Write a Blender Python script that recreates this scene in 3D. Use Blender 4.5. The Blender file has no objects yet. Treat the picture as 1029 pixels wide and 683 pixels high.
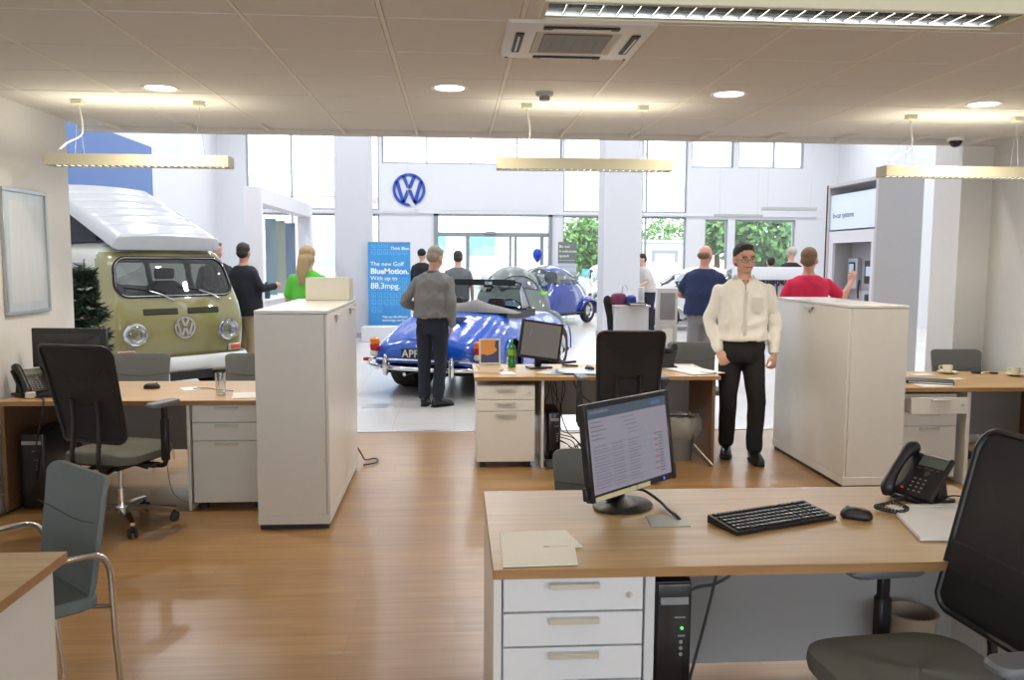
import bpy, bmesh, math, random
from mathutils import Vector, Matrix, noise
random.seed(7)
PI = math.pi
S = bpy.context.scene
COL = S.collection
def R(a): return math.radians(a)

# ------------------------------------------------------------------ camera (29.7 mm on 36 mm, 1029x683)
F, CW, CH = 850.0, 1029.0, 683.0
EYE = Vector((0, 0, 1.64))
YAW, PIT, ROL = R(3.9), R(5.45), R(0.35)
fw = Vector((math.sin(YAW)*math.cos(PIT), math.cos(YAW)*math.cos(PIT), -math.sin(PIT)))
rt = Vector((math.cos(YAW), -math.sin(YAW), 0)); up = rt.cross(fw)
r2 = math.cos(ROL)*rt + math.sin(ROL)*up
u2 = -math.sin(ROL)*rt + math.cos(ROL)*up
cd = bpy.data.cameras.new('camera'); cam = bpy.data.objects.new('camera', cd); COL.objects.link(cam)
cd.sensor_width = 36; cd.lens = 36*F/CW; cd.clip_start = .05; cd.clip_end = 500
m = Matrix.Identity(4)
for i in range(3): m[i][0], m[i][1], m[i][2], m[i][3] = r2[i], u2[i], -fw[i], EYE[i]
cam.matrix_world = m
S.camera = cam
def at(px, py, Y):
    """survey helper: world point seen at a pixel, at depth Y"""
    d = fw*F + r2*(px-CW/2) - u2*(py-CH/2)
    return EYE + d*(Y/d.y)

# ------------------------------------------------------------------ materials
MATS = {}
def mat(name, col, rough=.5, metal=0, spec=.5, emit=None, es=0, alpha=None, noise_amt=0, noise_scale=20, bump=0, bump_scale=100, coat=0, sss=0, stretch=None, trans=0):
    if name in MATS: return MATS[name]
    m = bpy.data.materials.new(name); m.use_nodes = True
    nt = m.node_tree; b = nt.nodes['Principled BSDF']
    b.inputs['Base Color'].default_value = (*col, 1)
    b.inputs['Roughness'].default_value = rough
    b.inputs['Metallic'].default_value = metal
    b.inputs['Specular IOR Level'].default_value = spec
    if coat: b.inputs['Coat Weight'].default_value = coat; b.inputs['Coat Roughness'].default_value = .04
    if sss:
        b.inputs['Subsurface Weight'].default_value = sss
        b.inputs['Subsurface Radius'].default_value = (.01, .004, .002); b.inputs['Subsurface Scale'].default_value = .5
    if emit: b.inputs['Emission Color'].default_value = (*emit, 1); b.inputs['Emission Strength'].default_value = es
    if alpha is not None: b.inputs['Alpha'].default_value = alpha
    if trans: b.inputs['Transmission Weight'].default_value = trans
    tc = nt.nodes.new('ShaderNodeTexCoord'); mp = nt.nodes.new('ShaderNodeMapping')
    nt.links.new(tc.outputs['Object'], mp.inputs[0])
    if stretch: mp.inputs['Scale'].default_value = stretch
    nz = nt.nodes.new('ShaderNodeTexNoise'); nz.inputs['Scale'].default_value = noise_scale; nz.inputs['Detail'].default_value = 4
    nt.links.new(mp.outputs[0], nz.inputs['Vector'])
    a = noise_amt or .03
    mx = nt.nodes.new('ShaderNodeMix'); mx.data_type = 'RGBA'
    mx.inputs[6].default_value = (*[max(0, c*(1-a)) for c in col], 1); mx.inputs[7].default_value = (*[min(1, c*(1+a)) for c in col], 1)
    nt.links.new(nz.outputs[0], mx.inputs[0]); nt.links.new(mx.outputs[2], b.inputs['Base Color'])
    if bump:
        n2 = nt.nodes.new('ShaderNodeTexNoise'); n2.inputs['Scale'].default_value = bump_scale
        nt.links.new(mp.outputs[0], n2.inputs['Vector'])
        bp = nt.nodes.new('ShaderNodeBump'); bp.inputs['Strength'].default_value = bump; bp.inputs['Distance'].default_value = .002
        nt.links.new(n2.outputs[0], bp.inputs['Height']); nt.links.new(bp.outputs[0], b.inputs['Normal'])
    MATS[name] = m; return m
def glass_mat(name, tint=(1, 1, 1), refl=.08):
    if name in MATS: return MATS[name]
    m = bpy.data.materials.new(name); m.use_nodes = True; nt = m.node_tree
    for n in list(nt.nodes): nt.nodes.remove(n)
    o = nt.nodes.new('ShaderNodeOutputMaterial'); t = nt.nodes.new('ShaderNodeBsdfTransparent'); g = nt.nodes.new('ShaderNodeBsdfGlossy')
    t.inputs[0].default_value = (*tint, 1); g.inputs['Roughness'].default_value = .02
    lw = nt.nodes.new('ShaderNodeLayerWeight'); lw.inputs[0].default_value = .35
    mr = nt.nodes.new('ShaderNodeMapRange'); mr.inputs[3].default_value = refl; mr.inputs[4].default_value = .8
    x = nt.nodes.new('ShaderNodeMixShader')
    nt.links.new(lw.outputs['Facing'], mr.inputs[0]); nt.links.new(mr.outputs[0], x.inputs[0])
    nt.links.new(t.outputs[0], x.inputs[1]); nt.links.new(g.outputs[0], x.inputs[2]); nt.links.new(x.outputs[0], o.inputs[0])
    MATS[name] = m; return m
def wood_mat(name, c1, c2, rough=.35, plank=None, axis='X', scale=1.0, spec=.5, joint=.75):
    """grain runs along axis; plank=(length, width) lays boards"""
    m = bpy.data.materials.new(name); m.use_nodes = True; nt = m.node_tree; b = nt.nodes['Principled BSDF']; L = nt.links
    tc = nt.nodes.new('ShaderNodeTexCoord'); mp = nt.nodes.new('ShaderNodeMapping')
    if axis == 'Y': mp.inputs['Rotation'].default_value = (0, 0, PI/2)
    L.new(tc.outputs['Object'], mp.inputs[0])
    mp2 = nt.nodes.new('ShaderNodeMapping'); mp2.inputs['Scale'].default_value = (1.1*scale, 17*scale, 17*scale); L.new(mp.outputs[0], mp2.inputs[0])
    nz = nt.nodes.new('ShaderNodeTexNoise'); nz.inputs['Scale'].default_value = 1.6; nz.inputs['Detail'].default_value = 6; nz.inputs['Roughness'].default_value = .6
    nz.inputs['Distortion'].default_value = .6; L.new(mp2.outputs[0], nz.inputs['Vector'])
    cr = nt.nodes.new('ShaderNodeValToRGB'); cr.color_ramp.elements[0].position = .3; cr.color_ramp.elements[1].position = .72
    cr.color_ramp.elements[0].color = (*c1, 1); cr.color_ramp.elements[1].color = (*c2, 1); L.new(nz.outputs[0], cr.inputs[0])
    out = cr.outputs[0]
    if plank:
        br = nt.nodes.new('ShaderNodeTexBrick'); br.inputs['Scale'].default_value = 1
        br.inputs['Brick Width'].default_value = plank[0]; br.inputs['Row Height'].default_value = plank[1]; br.inputs['Mortar Size'].default_value = .0018
        br.inputs['Mortar Smooth'].default_value = .3
        br.inputs['Color1'].default_value = (.92, .92, .92, 1); br.inputs['Color2'].default_value = (1.06, 1.05, 1.03, 1); br.inputs['Mortar'].default_value = (joint, joint, joint, 1)
        br.offset = .37; L.new(mp.outputs[0], br.inputs['Vector'])
        mu = nt.nodes.new('ShaderNodeMix'); mu.data_type = 'RGBA'; mu.blend_type = 'MULTIPLY'; mu.inputs[0].default_value = 1
        L.new(cr.outputs[0], mu.inputs[6]); L.new(br.outputs[0], mu.inputs[7]); out = mu.outputs[2]
    L.new(out, b.inputs['Base Color']); b.inputs['Roughness'].default_value = rough; b.inputs['Specular IOR Level'].default_value = spec
    MATS[name] = m; return m

# ------------------------------------------------------------------ geometry
def catmull(pts, n=8, closed=False):
    P = [Vector(p) for p in pts]; out = []; N = len(P)
    if N < 3: return P
    for i in range(N if closed else N-1):
        g = (lambda k: P[k % N]) if closed else (lambda k: P[max(0, min(N-1, k))])
        a, b, c, d = g(i-1), g(i), g(i+1), g(i+2)
        for k in range(n):
            t = k/n
            out.append(.5*((2*b)+(c-a)*t+(2*a-5*b+4*c-d)*t*t+(3*b-a-3*c+d)*t**3))
    if not closed: out.append(P[-1])
    return out
class MB:
    def __init__(s): s.bm = bmesh.new(); s.mi = 0; s.M = Matrix.Identity(4)
    def _fin(s, vs, fs):
        for v in vs: v.co = s.M @ v.co
        for f in fs: f.material_index = s.mi
    def box(s, x0, x1, y0, y1, z0, z1, bev=0, seg=1, rot=None):
        b = bmesh.new(); bmesh.ops.create_cube(b, size=1)
        cx, cy, cz = (x0+x1)/2, (y0+y1)/2, (z0+z1)/2
        for v in b.verts: v.co = Vector((v.co.x*(x1-x0), v.co.y*(y1-y0), v.co.z*(z1-z0)))
        if bev: bmesh.ops.bevel(b, geom=b.edges[:], offset=min(bev, .49*min(abs(x1-x0), abs(y1-y0), abs(z1-z0))), segments=seg, profile=.5, affect='EDGES')
        mm = Matrix.Translation((cx, cy, cz)) @ (rot.to_4x4() if rot else Matrix.Identity(4))
        s.merge(b, mm); return s
    def merge(s, b, mm=None):
        mm = s.M @ (mm or Matrix.Identity(4)); mp = {}
        for v in b.verts: mp[v] = s.bm.verts.new(mm @ v.co)
        for f in b.faces:
            try: g = s.bm.faces.new([mp[v] for v in f.verts]); g.material_index = s.mi
            except ValueError: pass
        b.free()
    def cyl(s, p0, p1, r0, r1=None, seg=20, cap=True, bev=0):
        if r1 is None: r1 = r0
        p0, p1 = Vector(p0), Vector(p1); d = (p1-p0)
        q = d.to_track_quat('Z', 'Y').to_matrix().to_4x4(); mm = Matrix.Translation(p0) @ q; L = d.length
        if bev: rings = [(0, r0-bev), (bev, r0), (L-bev, r1), (L, r1-bev)]
        else: rings = [(0, r0), (L, r1)]
        s.rings([[mm @ Vector((r*math.cos(2*PI*k/seg), r*math.sin(2*PI*k/seg), z)) for k in range(seg)] for z, r in rings], cap=cap); return s
    def lathe(s, prof, c=(0, 0, 0), seg=28, cap=True, mm=None):
        mm = mm or Matrix.Translation(c)
        s.rings([[mm @ Vector((r*math.cos(2*PI*k/seg), r*math.sin(2*PI*k/seg), z)) for k in range(seg)] for r, z in prof], cap=cap); return s
    def rings(s, rs, cap=True, closed=True):
        V = [[s.bm.verts.new(s.M @ Vector(p)) for p in r] for r in rs]; n = len(V[0])
        for a, b in zip(V[:-1], V[1:]):
            for k in range(n if closed else n-1):
                k2 = (k+1) % n
                try: f = s.bm.faces.new((a[k], a[k2], b[k2], b[k])); f.material_index = s.mi
                except ValueError: pass
        if cap and closed:
            for r in (V[0][::-1], V[-1]):
                try: f = s.bm.faces.new(r); f.material_index = s.mi
                except ValueError: pass
        return V
    def tube(s, pts, r, seg=8, smooth=0, closed=False, cap=True):
        P = catmull(pts, smooth, closed) if smooth else [Vector(p) for p in pts]
        n = len(P); rr = r if isinstance(r, (list, tuple)) else [r]*n
        if isinstance(r, (list, tuple)) and len(r) != n:
            rr = [r[min(len(r)-1, int(i*(len(r)-1)/max(1, n-1)))]*(1-((i*(len(r)-1)/max(1, n-1)) % 1)) + r[min(len(r)-1, int(i*(len(r)-1)/max(1, n-1))+1)]*((i*(len(r)-1)/max(1, n-1)) % 1) for i in range(n)]
        rs = []; ref = None
        for i in range(n):
            if closed: t = P[(i+1) % n]-P[i-1]
            else: t = P[min(n-1, i+1)]-P[max(0, i-1)]
            t = t.normalized() if t.length > 1e-9 else Vector((0, 0, 1))
            if ref is None:
                ref = Vector((0, 0, 1)) if abs(t.z) < .9 else Vector((1, 0, 0))
            a = t.cross(ref); 
            if a.length < 1e-6: a = t.orthogonal()
            a.normalize(); b = t.cross(a).normalized(); ref = -b if False else ref
            ref = (ref - t*ref.dot(t)); ref = ref.normalized() if ref.length > 1e-6 else t.orthogonal().normalized()
            a = t.cross(ref).normalized(); b = ref
            rs.append([P[i]+rr[i]*(math.cos(2*PI*k/seg)*a+math.sin(2*PI*k/seg)*b) for k in range(seg)])
        if closed:
            rs.append(rs[0]); V = s.rings(rs, cap=False)
        else: s.rings(rs, cap=cap)
        return s
    def ell(s, c, r, seg=20, ring=12, rot=None):
        b = bmesh.new(); bmesh.ops.create_uvsphere(b, u_segments=seg, v_segments=ring, radius=1)
        r = r if isinstance(r, (tuple, list)) else (r, r, r)
        mm = Matrix.Translation(c) @ (rot.to_4x4() if rot else Matrix.Identity(4)) @ Matrix.Diagonal((*r, 1)); s.merge(b, mm); return s
    def prism(s, poly, z0, z1, axis='Z', bev=0):
        """poly in 2D extruded; axis Z:(x,y,z) Y:(x,z) extruded in y  X:(y,z) extruded in x"""
        f = {'Z': lambda p, h: Vector((p[0], p[1], h)), 'Y': lambda p, h: Vector((p[0], h, p[1])), 'X': lambda p, h: Vector((h, p[0], p[1]))}[axis]
        s.rings([[f(p, z0) for p in poly], [f(p, z1) for p in poly]]); return s
    def build(s, name, mats, parent=None, smooth=40, loc=None, weld=False):
        if weld: bmesh.ops.remove_doubles(s.bm, verts=s.bm.verts, dist=1e-5)
        bmesh.ops.recalc_face_normals(s.bm, faces=s.bm.faces)
        me = bpy.data.meshes.new(name); s.bm.to_mesh(me); s.bm.free()
        for m_ in (mats if isinstance(mats, (list, tuple)) else [mats]): me.materials.append(m_)
        if smooth:
            me.shade_smooth(); me.set_sharp_from_angle(angle=R(smooth))
        o = bpy.data.objects.new(name, me); COL.objects.link(o)
        if parent: o.parent = parent
        if loc: o.location = loc
        return o
def rrect(w, h, r, n=5, cx=0, cy=0):
    pts = []
    for sx, sy, a0 in ((1, 1, 0), (-1, 1, 90), (-1, -1, 180), (1, -1, 270)):
        for k in range(n+1):
            a = R(a0+90*k/n); pts.append((cx+sx*(w/2-r)+r*math.cos(a), cy+sy*(h/2-r)+r*math.sin(a)))
    return pts
def patch(mb, outline, fn, levels=8, c=None):
    """fill a convex 2D outline and map it through fn(u,v)->Vector"""
    if c is None: c = (sum(p[0] for p in outline)/len(outline), sum(p[1] for p in outline)/len(outline))
    rs = []
    for i in range(levels+1):
        t = max(.001, i/levels)
        rs.append([fn(c[0]+t*(p[0]-c[0]), c[1]+t*(p[1]-c[1])) for p in outline])
    mb.rings(rs, cap=False)
def grid(mb, nu, nv, fn, holes=None, closed_u=False):
    """surface fn(u,v) u,v in 0..1; faces whose middle satisfies holes(p) are left open"""
    V = [[mb.bm.verts.new(mb.M @ Vector(fn(i/nu, j/nv))) for i in range(nu+(0 if closed_u else 1))] for j in range(nv+1)]
    n = len(V[0])
    for j in range(nv):
        for i in range(nu):
            a, b, c, d = V[j][i], V[j][(i+1) % n], V[j+1][(i+1) % n], V[j+1][i]
            if holes:
                mid = (a.co+b.co+c.co+d.co)/4
                if holes(mid): continue
            try: f = mb.bm.faces.new((a, b, c, d)); f.material_index = mb.mi
            except ValueError: pass
    bmesh.ops.delete(mb.bm, geom=[v for v in mb.bm.verts if not v.link_faces], context='VERTS')
    return V
def remesh(mb, voxel, name, mats, parent=None, smooth_it=4, disp=None):
    me = bpy.data.meshes.new('tmp'); mb.bm.to_mesh(me); mb.bm.free(); o = bpy.data.objects.new('tmp', me); COL.objects.link(o)
    md = o.modifiers.new('r', 'REMESH'); md.mode = 'VOXEL'; md.voxel_size = voxel
    dg = bpy.context.evaluated_depsgraph_get(); dg.update()
    m2 = bpy.data.meshes.new_from_object(o.evaluated_get(dg))
    bpy.data.objects.remove(o); bpy.data.meshes.remove(me)
    b = bmesh.new(); b.from_mesh(m2); bpy.data.meshes.remove(m2)
    for _ in range(smooth_it): bmesh.ops.smooth_vert(b, verts=b.verts, factor=.5, use_axis_x=True, use_axis_y=True, use_axis_z=True)
    if disp:
        b.normal_update()
        for v in b.verts: v.co = v.co + v.normal*disp(v.co)
    q = MB(); q.bm.free(); q.bm = b
    return q.build(name, mats, parent, smooth=180)
def text(name, s_, size, mats, parent, M, depth=.002, bold=0, spacing=1, align='LEFT'):
    cu = bpy.data.curves.new('t', 'FONT'); cu.body = s_; cu.size = size; cu.extrude = depth; cu.offset = bold; cu.space_character = spacing; cu.align_x = align
    o = bpy.data.objects.new('t', cu); COL.objects.link(o)
    dg = bpy.context.evaluated_depsgraph_get(); dg.update()
    me = bpy.data.meshes.new_from_object(o.evaluated_get(dg)); bpy.data.objects.remove(o)
    me.transform(M); me.materials.clear(); me.materials.append(mats)
    q = bpy.data.objects.new(name, me); COL.objects.link(q); q.parent = parent
    return q
def empty(name, loc, rz, label, cat, group=None):
    o = bpy.data.objects.new(name, None); COL.objects.link(o); o.location = loc; o.rotation_euler = (0, 0, rz); o.empty_display_size = .1
    o['label'] = label; o['category'] = cat
    if group: o['group'] = group
    return o
def tag(o, label, cat, group=None, kind=None):
    o['label'] = label; o['category'] = cat
    if group: o['group'] = group
    if kind: o['kind'] = kind
    return o
def struct(name, mb, m_, parent=None, smooth=0):
    o = mb.build(name, m_, parent, smooth)
    if not parent: o['kind'] = 'structure'
    return o
def dup(root, loc, rz, label, group=None):
    r = root.copy(); COL.objects.link(r); r.location = loc; r.rotation_euler = (0, 0, rz); r['label'] = label
    if group: r['group'] = group
    for ch in list(root.children):
        c = ch.copy(); COL.objects.link(c); c.parent = r
        for g in ch.children:
            d = g.copy(); COL.objects.link(d); d.parent = c
    return r
def setg(o, g): o['group'] = g; return o
def light(name, kind, loc, power, color=(1, 1, 1), size=.1, rot=(0, 0, 0), sy=None, spread=None):
    l = bpy.data.lights.new(name, kind); l.energy = power; l.color = color
    if kind == 'AREA':
        l.size = size
        if sy: l.shape = 'RECTANGLE'; l.size_y = sy
        if spread: l.spread = spread
    else: l.shadow_soft_size = size
    o = bpy.data.objects.new(name, l); COL.objects.link(o); o.location = loc; o.rotation_euler = rot; return o

# palette
WHITE = mat('white_laminate', (.69, .69, .66), .3); WALLP = mat('wall_paint', (.71, .71, .69), .85, bump=.05)
WALLW = mat('showroom_white_paint', (.64, .65, .68), .8)
BLACK = mat('black_plastic', (.012, .012, .014), .4); BLACKM = mat('matt_black', (.01, .01, .012), .8)
CHROME = mat('chrome', (.75, .75, .77), .12, 1); ALU = mat('brushed_aluminium', (.6, .6, .6), .35, 1)
GREYF = mat('grey_fabric', (.17, .18, .175), .9, bump=.3, bump_scale=900)
SEATF = mat('olive_grey_fabric', (.13, .135, .115), .95, bump=.3, bump_scale=900)
DESKW = wood_mat('desk_top_wood', (.42, .262, .112), (.58, .388, .175), .36)
DESKE = wood_mat('desk_edge_wood', (.30, .155, .06), (.40, .23, .10), .4)
DESKD = wood_mat('desk_panel_wood', (.15, .075, .035), (.21, .11, .055), .45)
PAPER = mat('paper', (.82, .81, .78), .8); RUBBER = mat('rubber', (.02, .02, .02), .8)
GREYP = mat('grey_plastic', (.25, .26, .28), .5); LGREY = mat('light_grey_plastic', (.5, .52, .56), .4)
HANDLE = mat('handle_champagne_metal', (.62, .60, .52), .35, .6)
DARKG = mat('dark_cavity', (.02, .02, .02), .9); MODESTY = mat('grey_modesty_board', (.36, .365, .37), .6)
# ------------------------------------------------------------------ the setting
OAK = wood_mat('oak_floor_boards', (.29, .160, .062), (.41, .25, .11), .30, plank=(1.25, .19), spec=.55)
fl = MB(); fl.box(-2.95, 4.78, -2.5, 8.0, -.05, 0)
struct('floor', fl, OAK)
def tile_floor_mat():
    m = bpy.data.materials.new('showroom_tiles'); m.use_nodes = True; nt = m.node_tree; b = nt.nodes['Principled BSDF']
    tc = nt.nodes.new('ShaderNodeTexCoord'); br = nt.nodes.new('ShaderNodeTexBrick'); br.offset = 0
    br.inputs['Scale'].default_value = 1; br.inputs['Brick Width'].default_value = .6; br.inputs['Row Height'].default_value = .6; br.inputs['Mortar Size'].default_value = .003
    br.inputs['Color1'].default_value = (.62, .59, .56, 1); br.inputs['Color2'].default_value = (.66, .63, .60, 1); br.inputs['Mortar'].default_value = (.5, .48, .46, 1)
    nt.links.new(tc.outputs['Object'], br.inputs['Vector']); nt.links.new(br.outputs[0], b.inputs['Base Color']); b.inputs['Roughness'].default_value = .22
    return m
TILES = tile_floor_mat()
f2 = MB(); f2.box(-6.85, 11.7, 8.0, 25.1, -.05, 0); f2.box(-6.85, -2.95, 6.73, 8.0, -.05, 0); f2.box(4.78, 11.7, 7.0, 8.0, -.05, 0)
struct('floor_showroom', f2, TILES)
# floor box of power sockets in the showroom floor and threshold strip
t = MB(); t.box(-2.9, 4.78, 7.96, 8.03, .0, .006, .002); struct('trim_1', t, ALU)
fb = MB(); fb.box(-1.02, -.74, 9.28, 9.52, .001, .005, .001); tag(fb.build('floor_socket_lid', ALU), 'small grey flush socket lid set in the pale showroom tiles left of the standing man', 'socket cover')
# ceiling of the office: 600 mm tiles on a white grid
CEIL = mat('mineral_ceiling_tile', (.68, .675, .65), .95, bump=.15, bump_scale=400)
GRIDM = mat('ceiling_grid', (.74, .71, .65), .6); GAP = mat('ceiling_shadow_gap', (.22, .19, .16), .9)
c = MB(); gx = [-3.31+.6*i for i in range(-1, 16)]; gy = [-2.83+.6*i for i in range(0, 17)]
E0, E1, FY = -2.95, 4.78, 7.22
c.box(E0-.1, E1+.1, -2.8, FY, 2.70, 2.9)
c.mi = 0
def clampt(a, b, lo, hi): return max(a, lo), min(b, hi)
for i in range(len(gx)-1):
    for j in range(len(gy)-1):
        x0, x1 = clampt(gx[i]+.01, gx[i+1]-.01, E0, E1); y0, y1 = clampt(gy[j]+.006, gy[j+1]-.006, -2.8, FY)
        if x1-x0 < .05 or y1-y0 < .05: continue
        if abs((x0+x1)/2-.56) < .2 and abs((y0+y1)/2-4.07) < .2: continue
        c.box(x0, x1, y0, y1, 2.668, 2.701, .004)
co = struct('ceiling', c, [CEIL])
g = MB()
for x in gx:
    if E0 < x < E1: g.box(x-.010, x+.010, -2.8, FY, 2.667, 2.699)
g.mi = 1
for y in gy:
    if -2.8 < y < FY: g.box(E0, E1, y-.006, y+.006, 2.673, 2.699)
g.build('ceiling_grid', [GRIDM, GAP], co, 0)
t = MB(); t.box(E0-.1, E1+.1, FY, FY+.10, 2.66, 3.1); struct('trim_2', t, mat('fascia', (.62, .60, .57), .8))
# office walls
w = MB(); w.box(-3.12, -2.93, -2.5, 6.73, 0, 2.9); struct('wall_left', w, WALLP)
w = MB(); w.box(4.78, 4.95, -2.5, 7.75, 0, 3.6); w.box(4.49, 4.78, 7.32, 7.75, 0, 6.0); struct('wall_right', w, WALLP)
def wall_holes(mb, x0, x1, z0, z1, ya, yb, holes):
    xs = sorted({x0, x1, *[h[0] for h in holes], *[h[1] for h in holes]}); zs = sorted({z0, z1, *[h[2] for h in holes], *[h[3] for h in holes]})
    for a, b in zip(xs[:-1], xs[1:]):
        for p, q in zip(zs[:-1], zs[1:]):
            mx, mz = (a+b)/2, (p+q)/2
            if any(h[0] < mx < h[1] and h[2] < mz < h[3] for h in holes): continue
            mb.box(a, b, ya, yb, p, q)
BH = [(-2.6, .7, .6, 2.45), (1.1, 4.6, .6, 2.45)]
w = MB(); wall_holes(w, -3.12, 4.95, 0, 2.9, -2.65, -2.5, BH); struct('wall_back', w, WALLP)
t = MB(); t.box(-2.93, -2.915, -2.5, 6.73, 0, .1); t.box(4.765, 4.78, -2.5, 7.32, 0, .1); t.box(4.49, 4.78, 7.305, 7.32, 0, .1); struct('baseboard_office', t, WHITE)
# showroom walls
w = MB(); w.box(-6.95, -6.75, 6.73, 25.2, 0, 6.2); w.box(-6.75, -3.12, 6.58, 6.73, 0, 6.2); struct('wall_showroom_left', w, WALLW)
w = MB(); w.box(11.5, 11.7, 7.0, 25.2, 0, 6.2); w.box(4.95, 11.7, 6.85, 7.0, 0, 6.2); w.box(-3.12, 4.95, FY+.1, FY+.3, 2.9, 6.2); struct('wall_showroom_right', w, WALLW)
b = MB(); b.box(-6.75, -6.71, 13.0, 19.6, 2.2, 4.07, .005); tag(b.build('wall_panel', mat('blue_panel', (.075, .15, .36), .6)), 'plain mid-blue panel high on the left showroom wall above the camper van', 'wall panel')
YF = 25.0
# far glazed wall: openings measured on the wall plane
def X(px): return round(at(px, 213, YF).x, 3)
def Zf(py): return round(at(470, py, YF).z, 3)
TR, UP, TOP = Zf(214), Zf(165), 6.0
ZH = Zf(213)
holes = {
 'w1': (X(248), X(338), .35, TR-.06), 'w1u': (X(248), X(338), TR+.06, TOP),
 'w2': (X(372), X(381), .3, TR-.06), 'w2u': (X(372), X(381), TR+.06, TOP),
 'hi': (X(384), X(564), UP, TOP),
 'w3': (X(566), X(606), .25, TR-.06), 'w3u': (X(566), X(606), TR+.06, TOP),
 'w4': (X(645), X(690), .1, TR-.06), 'w4u': (X(645), X(690), TR+.06, TOP),
 'w5': (X(709), X(732), .1, TR-.12), 'w6': (X(739), X(800), .1, TR-.12),
 'w5u': (X(694), X(736), UP, TOP), 'w6u': (X(741), X(806), UP, TOP),
 'dr': (X(436), X(555), 0, TR),
}
w = MB(); wall_holes(w, -6.95, 11.7, 0, 6.2, YF, YF+.3, list(holes.values())); struct('wall_far', w, WALLW)
t = MB(); t.box(X(371), X(612), YF-.06, YF, TR-.03, TR+.03, .004); t.box(X(646), X(820), YF-.06, YF, TR-.04, TR+.03, .004); t.box(X(246), X(338), YF-.06, YF, TR-.04, TR+.03, .004)
struct('trim_3', t, WALLW)
FRM = mat('window_frame_grey', (.30, .33, .35), .5); PANE = glass_mat('window_glass', (.97, .985, .99), .04)
def window(n, key, vm=(), hm=()):
    x0, x1, z0, z1 = holes[key]; q = MB(); e = .045
    q.box(x0, x1, YF+.08, YF+.16, z0, z0+e); q.box(x0, x1, YF+.08, YF+.16, z1-e, z1); q.box(x0, x0+e, YF+.08, YF+.16, z0+e, z1-e); q.box(x1-e, x1, YF+.08, YF+.16, z0+e, z1-e)
    for px in vm: q.box(X(px)-.025, X(px)+.025, YF+.08, YF+.16, z0+e, z1-e)
    for z in hm: q.box(x0+e, x1-e, YF+.08, YF+.16, z-.025, z+.025)
    o = struct(f'window_{n}', q, FRM)
    p = MB(); p.box(x0+e, x1-e, YF+.115, YF+.125, z0+e, z1-e); p.build('pane', PANE, o, 0)
for n, (k, vm, hm) in enumerate([('w1', (293,), ()), ('w1u', (293,), ()), ('w2', (), ()), ('w2u', (), ()), ('hi', (429, 473, 519), ()), ('w3', (), ()), ('w3u', (), ()), ('w4', (650,), ()), ('w4u', (650,), ()), ('w5', (), ()), ('w6', (), ()), ('w5u', (), ()), ('w6u', (777,), ())], 1):
    window(n, k, vm, hm)
# entrance: frame, fixed lights and the sliding pair
DF = mat('door_frame_grey', (.22, .25, .26), .45)
x0, x1, _, z1 = holes['dr']; zd = Zf(237)
q = MB(); q.box(x0, x0+.13, YF-.05, YF+.2, 0, z1); q.box(x1-.10, x1, YF-.05, YF+.2, 0, z1); q.box(x0, x1, YF-.05, YF+.2, z1-.09, z1+.03); q.box(x0+.13, x1-.1, YF, YF+.15, zd-.02, zd+.10)
for px, wd in ((470, .11), (513, .07), (518.5, .07), (545, .10)): q.box(X(px)-wd/2, X(px)+wd/2, YF+.02, YF+.12, 0, zd-.02)
q.box(X(493)-.15, X(493)+.15, YF-.06, YF, zd+.05, zd+.13, .01)
d = struct('door_1', q, DF)
q = MB(); q.box(x0+.13, x1-.1, YF+.065, YF+.075, 0.02, zd-.02); q.box(x0+.13, x1-.1, YF+.065, YF+.075, zd+.1, z1-.09); q.build('pane', PANE, d, 0)
for px in (511, 521, 466): q = MB(); q.cyl((X(px), YF-.02, .95), (X(px), YF-.02, 1.25), .02); q.ell((X(px), YF-.0, 1.3), .035); q.build('door_handle', ALU, d)
# columns
for k, (a, b, z) in enumerate([(-2.44, -1.73, 0), (3.10, 3.88, 0)]):
    w = MB(); w.box(a, b, 17.6, 18.3, 0, 6.2, .01); struct('column', w, mat('column_paint', (.55, .56, .59), .8))
t = MB()
for a, b in ((-2.44, -1.73), (3.10, 3.88)): t.box(a-.015, b+.015, 17.585, 18.315, 0, .11)
t.box(-6.75, -6.73, 6.73, 25, 0, .11); struct('baseboard_showroom', t, mat('grey_skirting', (.33, .33, .34), .5))
c = MB(); c.box(-6.95, 11.7, FY+.1, 25.3, 6.2, 6.4); struct('ceiling_showroom', c, mat('showroom_ceiling', (.62, .62, .63), .8))
# outside ground
gnd = MB(); gnd.box(-60, 70, 25.3, 130, -.12, -.05); struct('ground_outside', gnd, mat('pale_asphalt', (.5, .5, .5), .9, noise_amt=.1, noise_scale=3))
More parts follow.
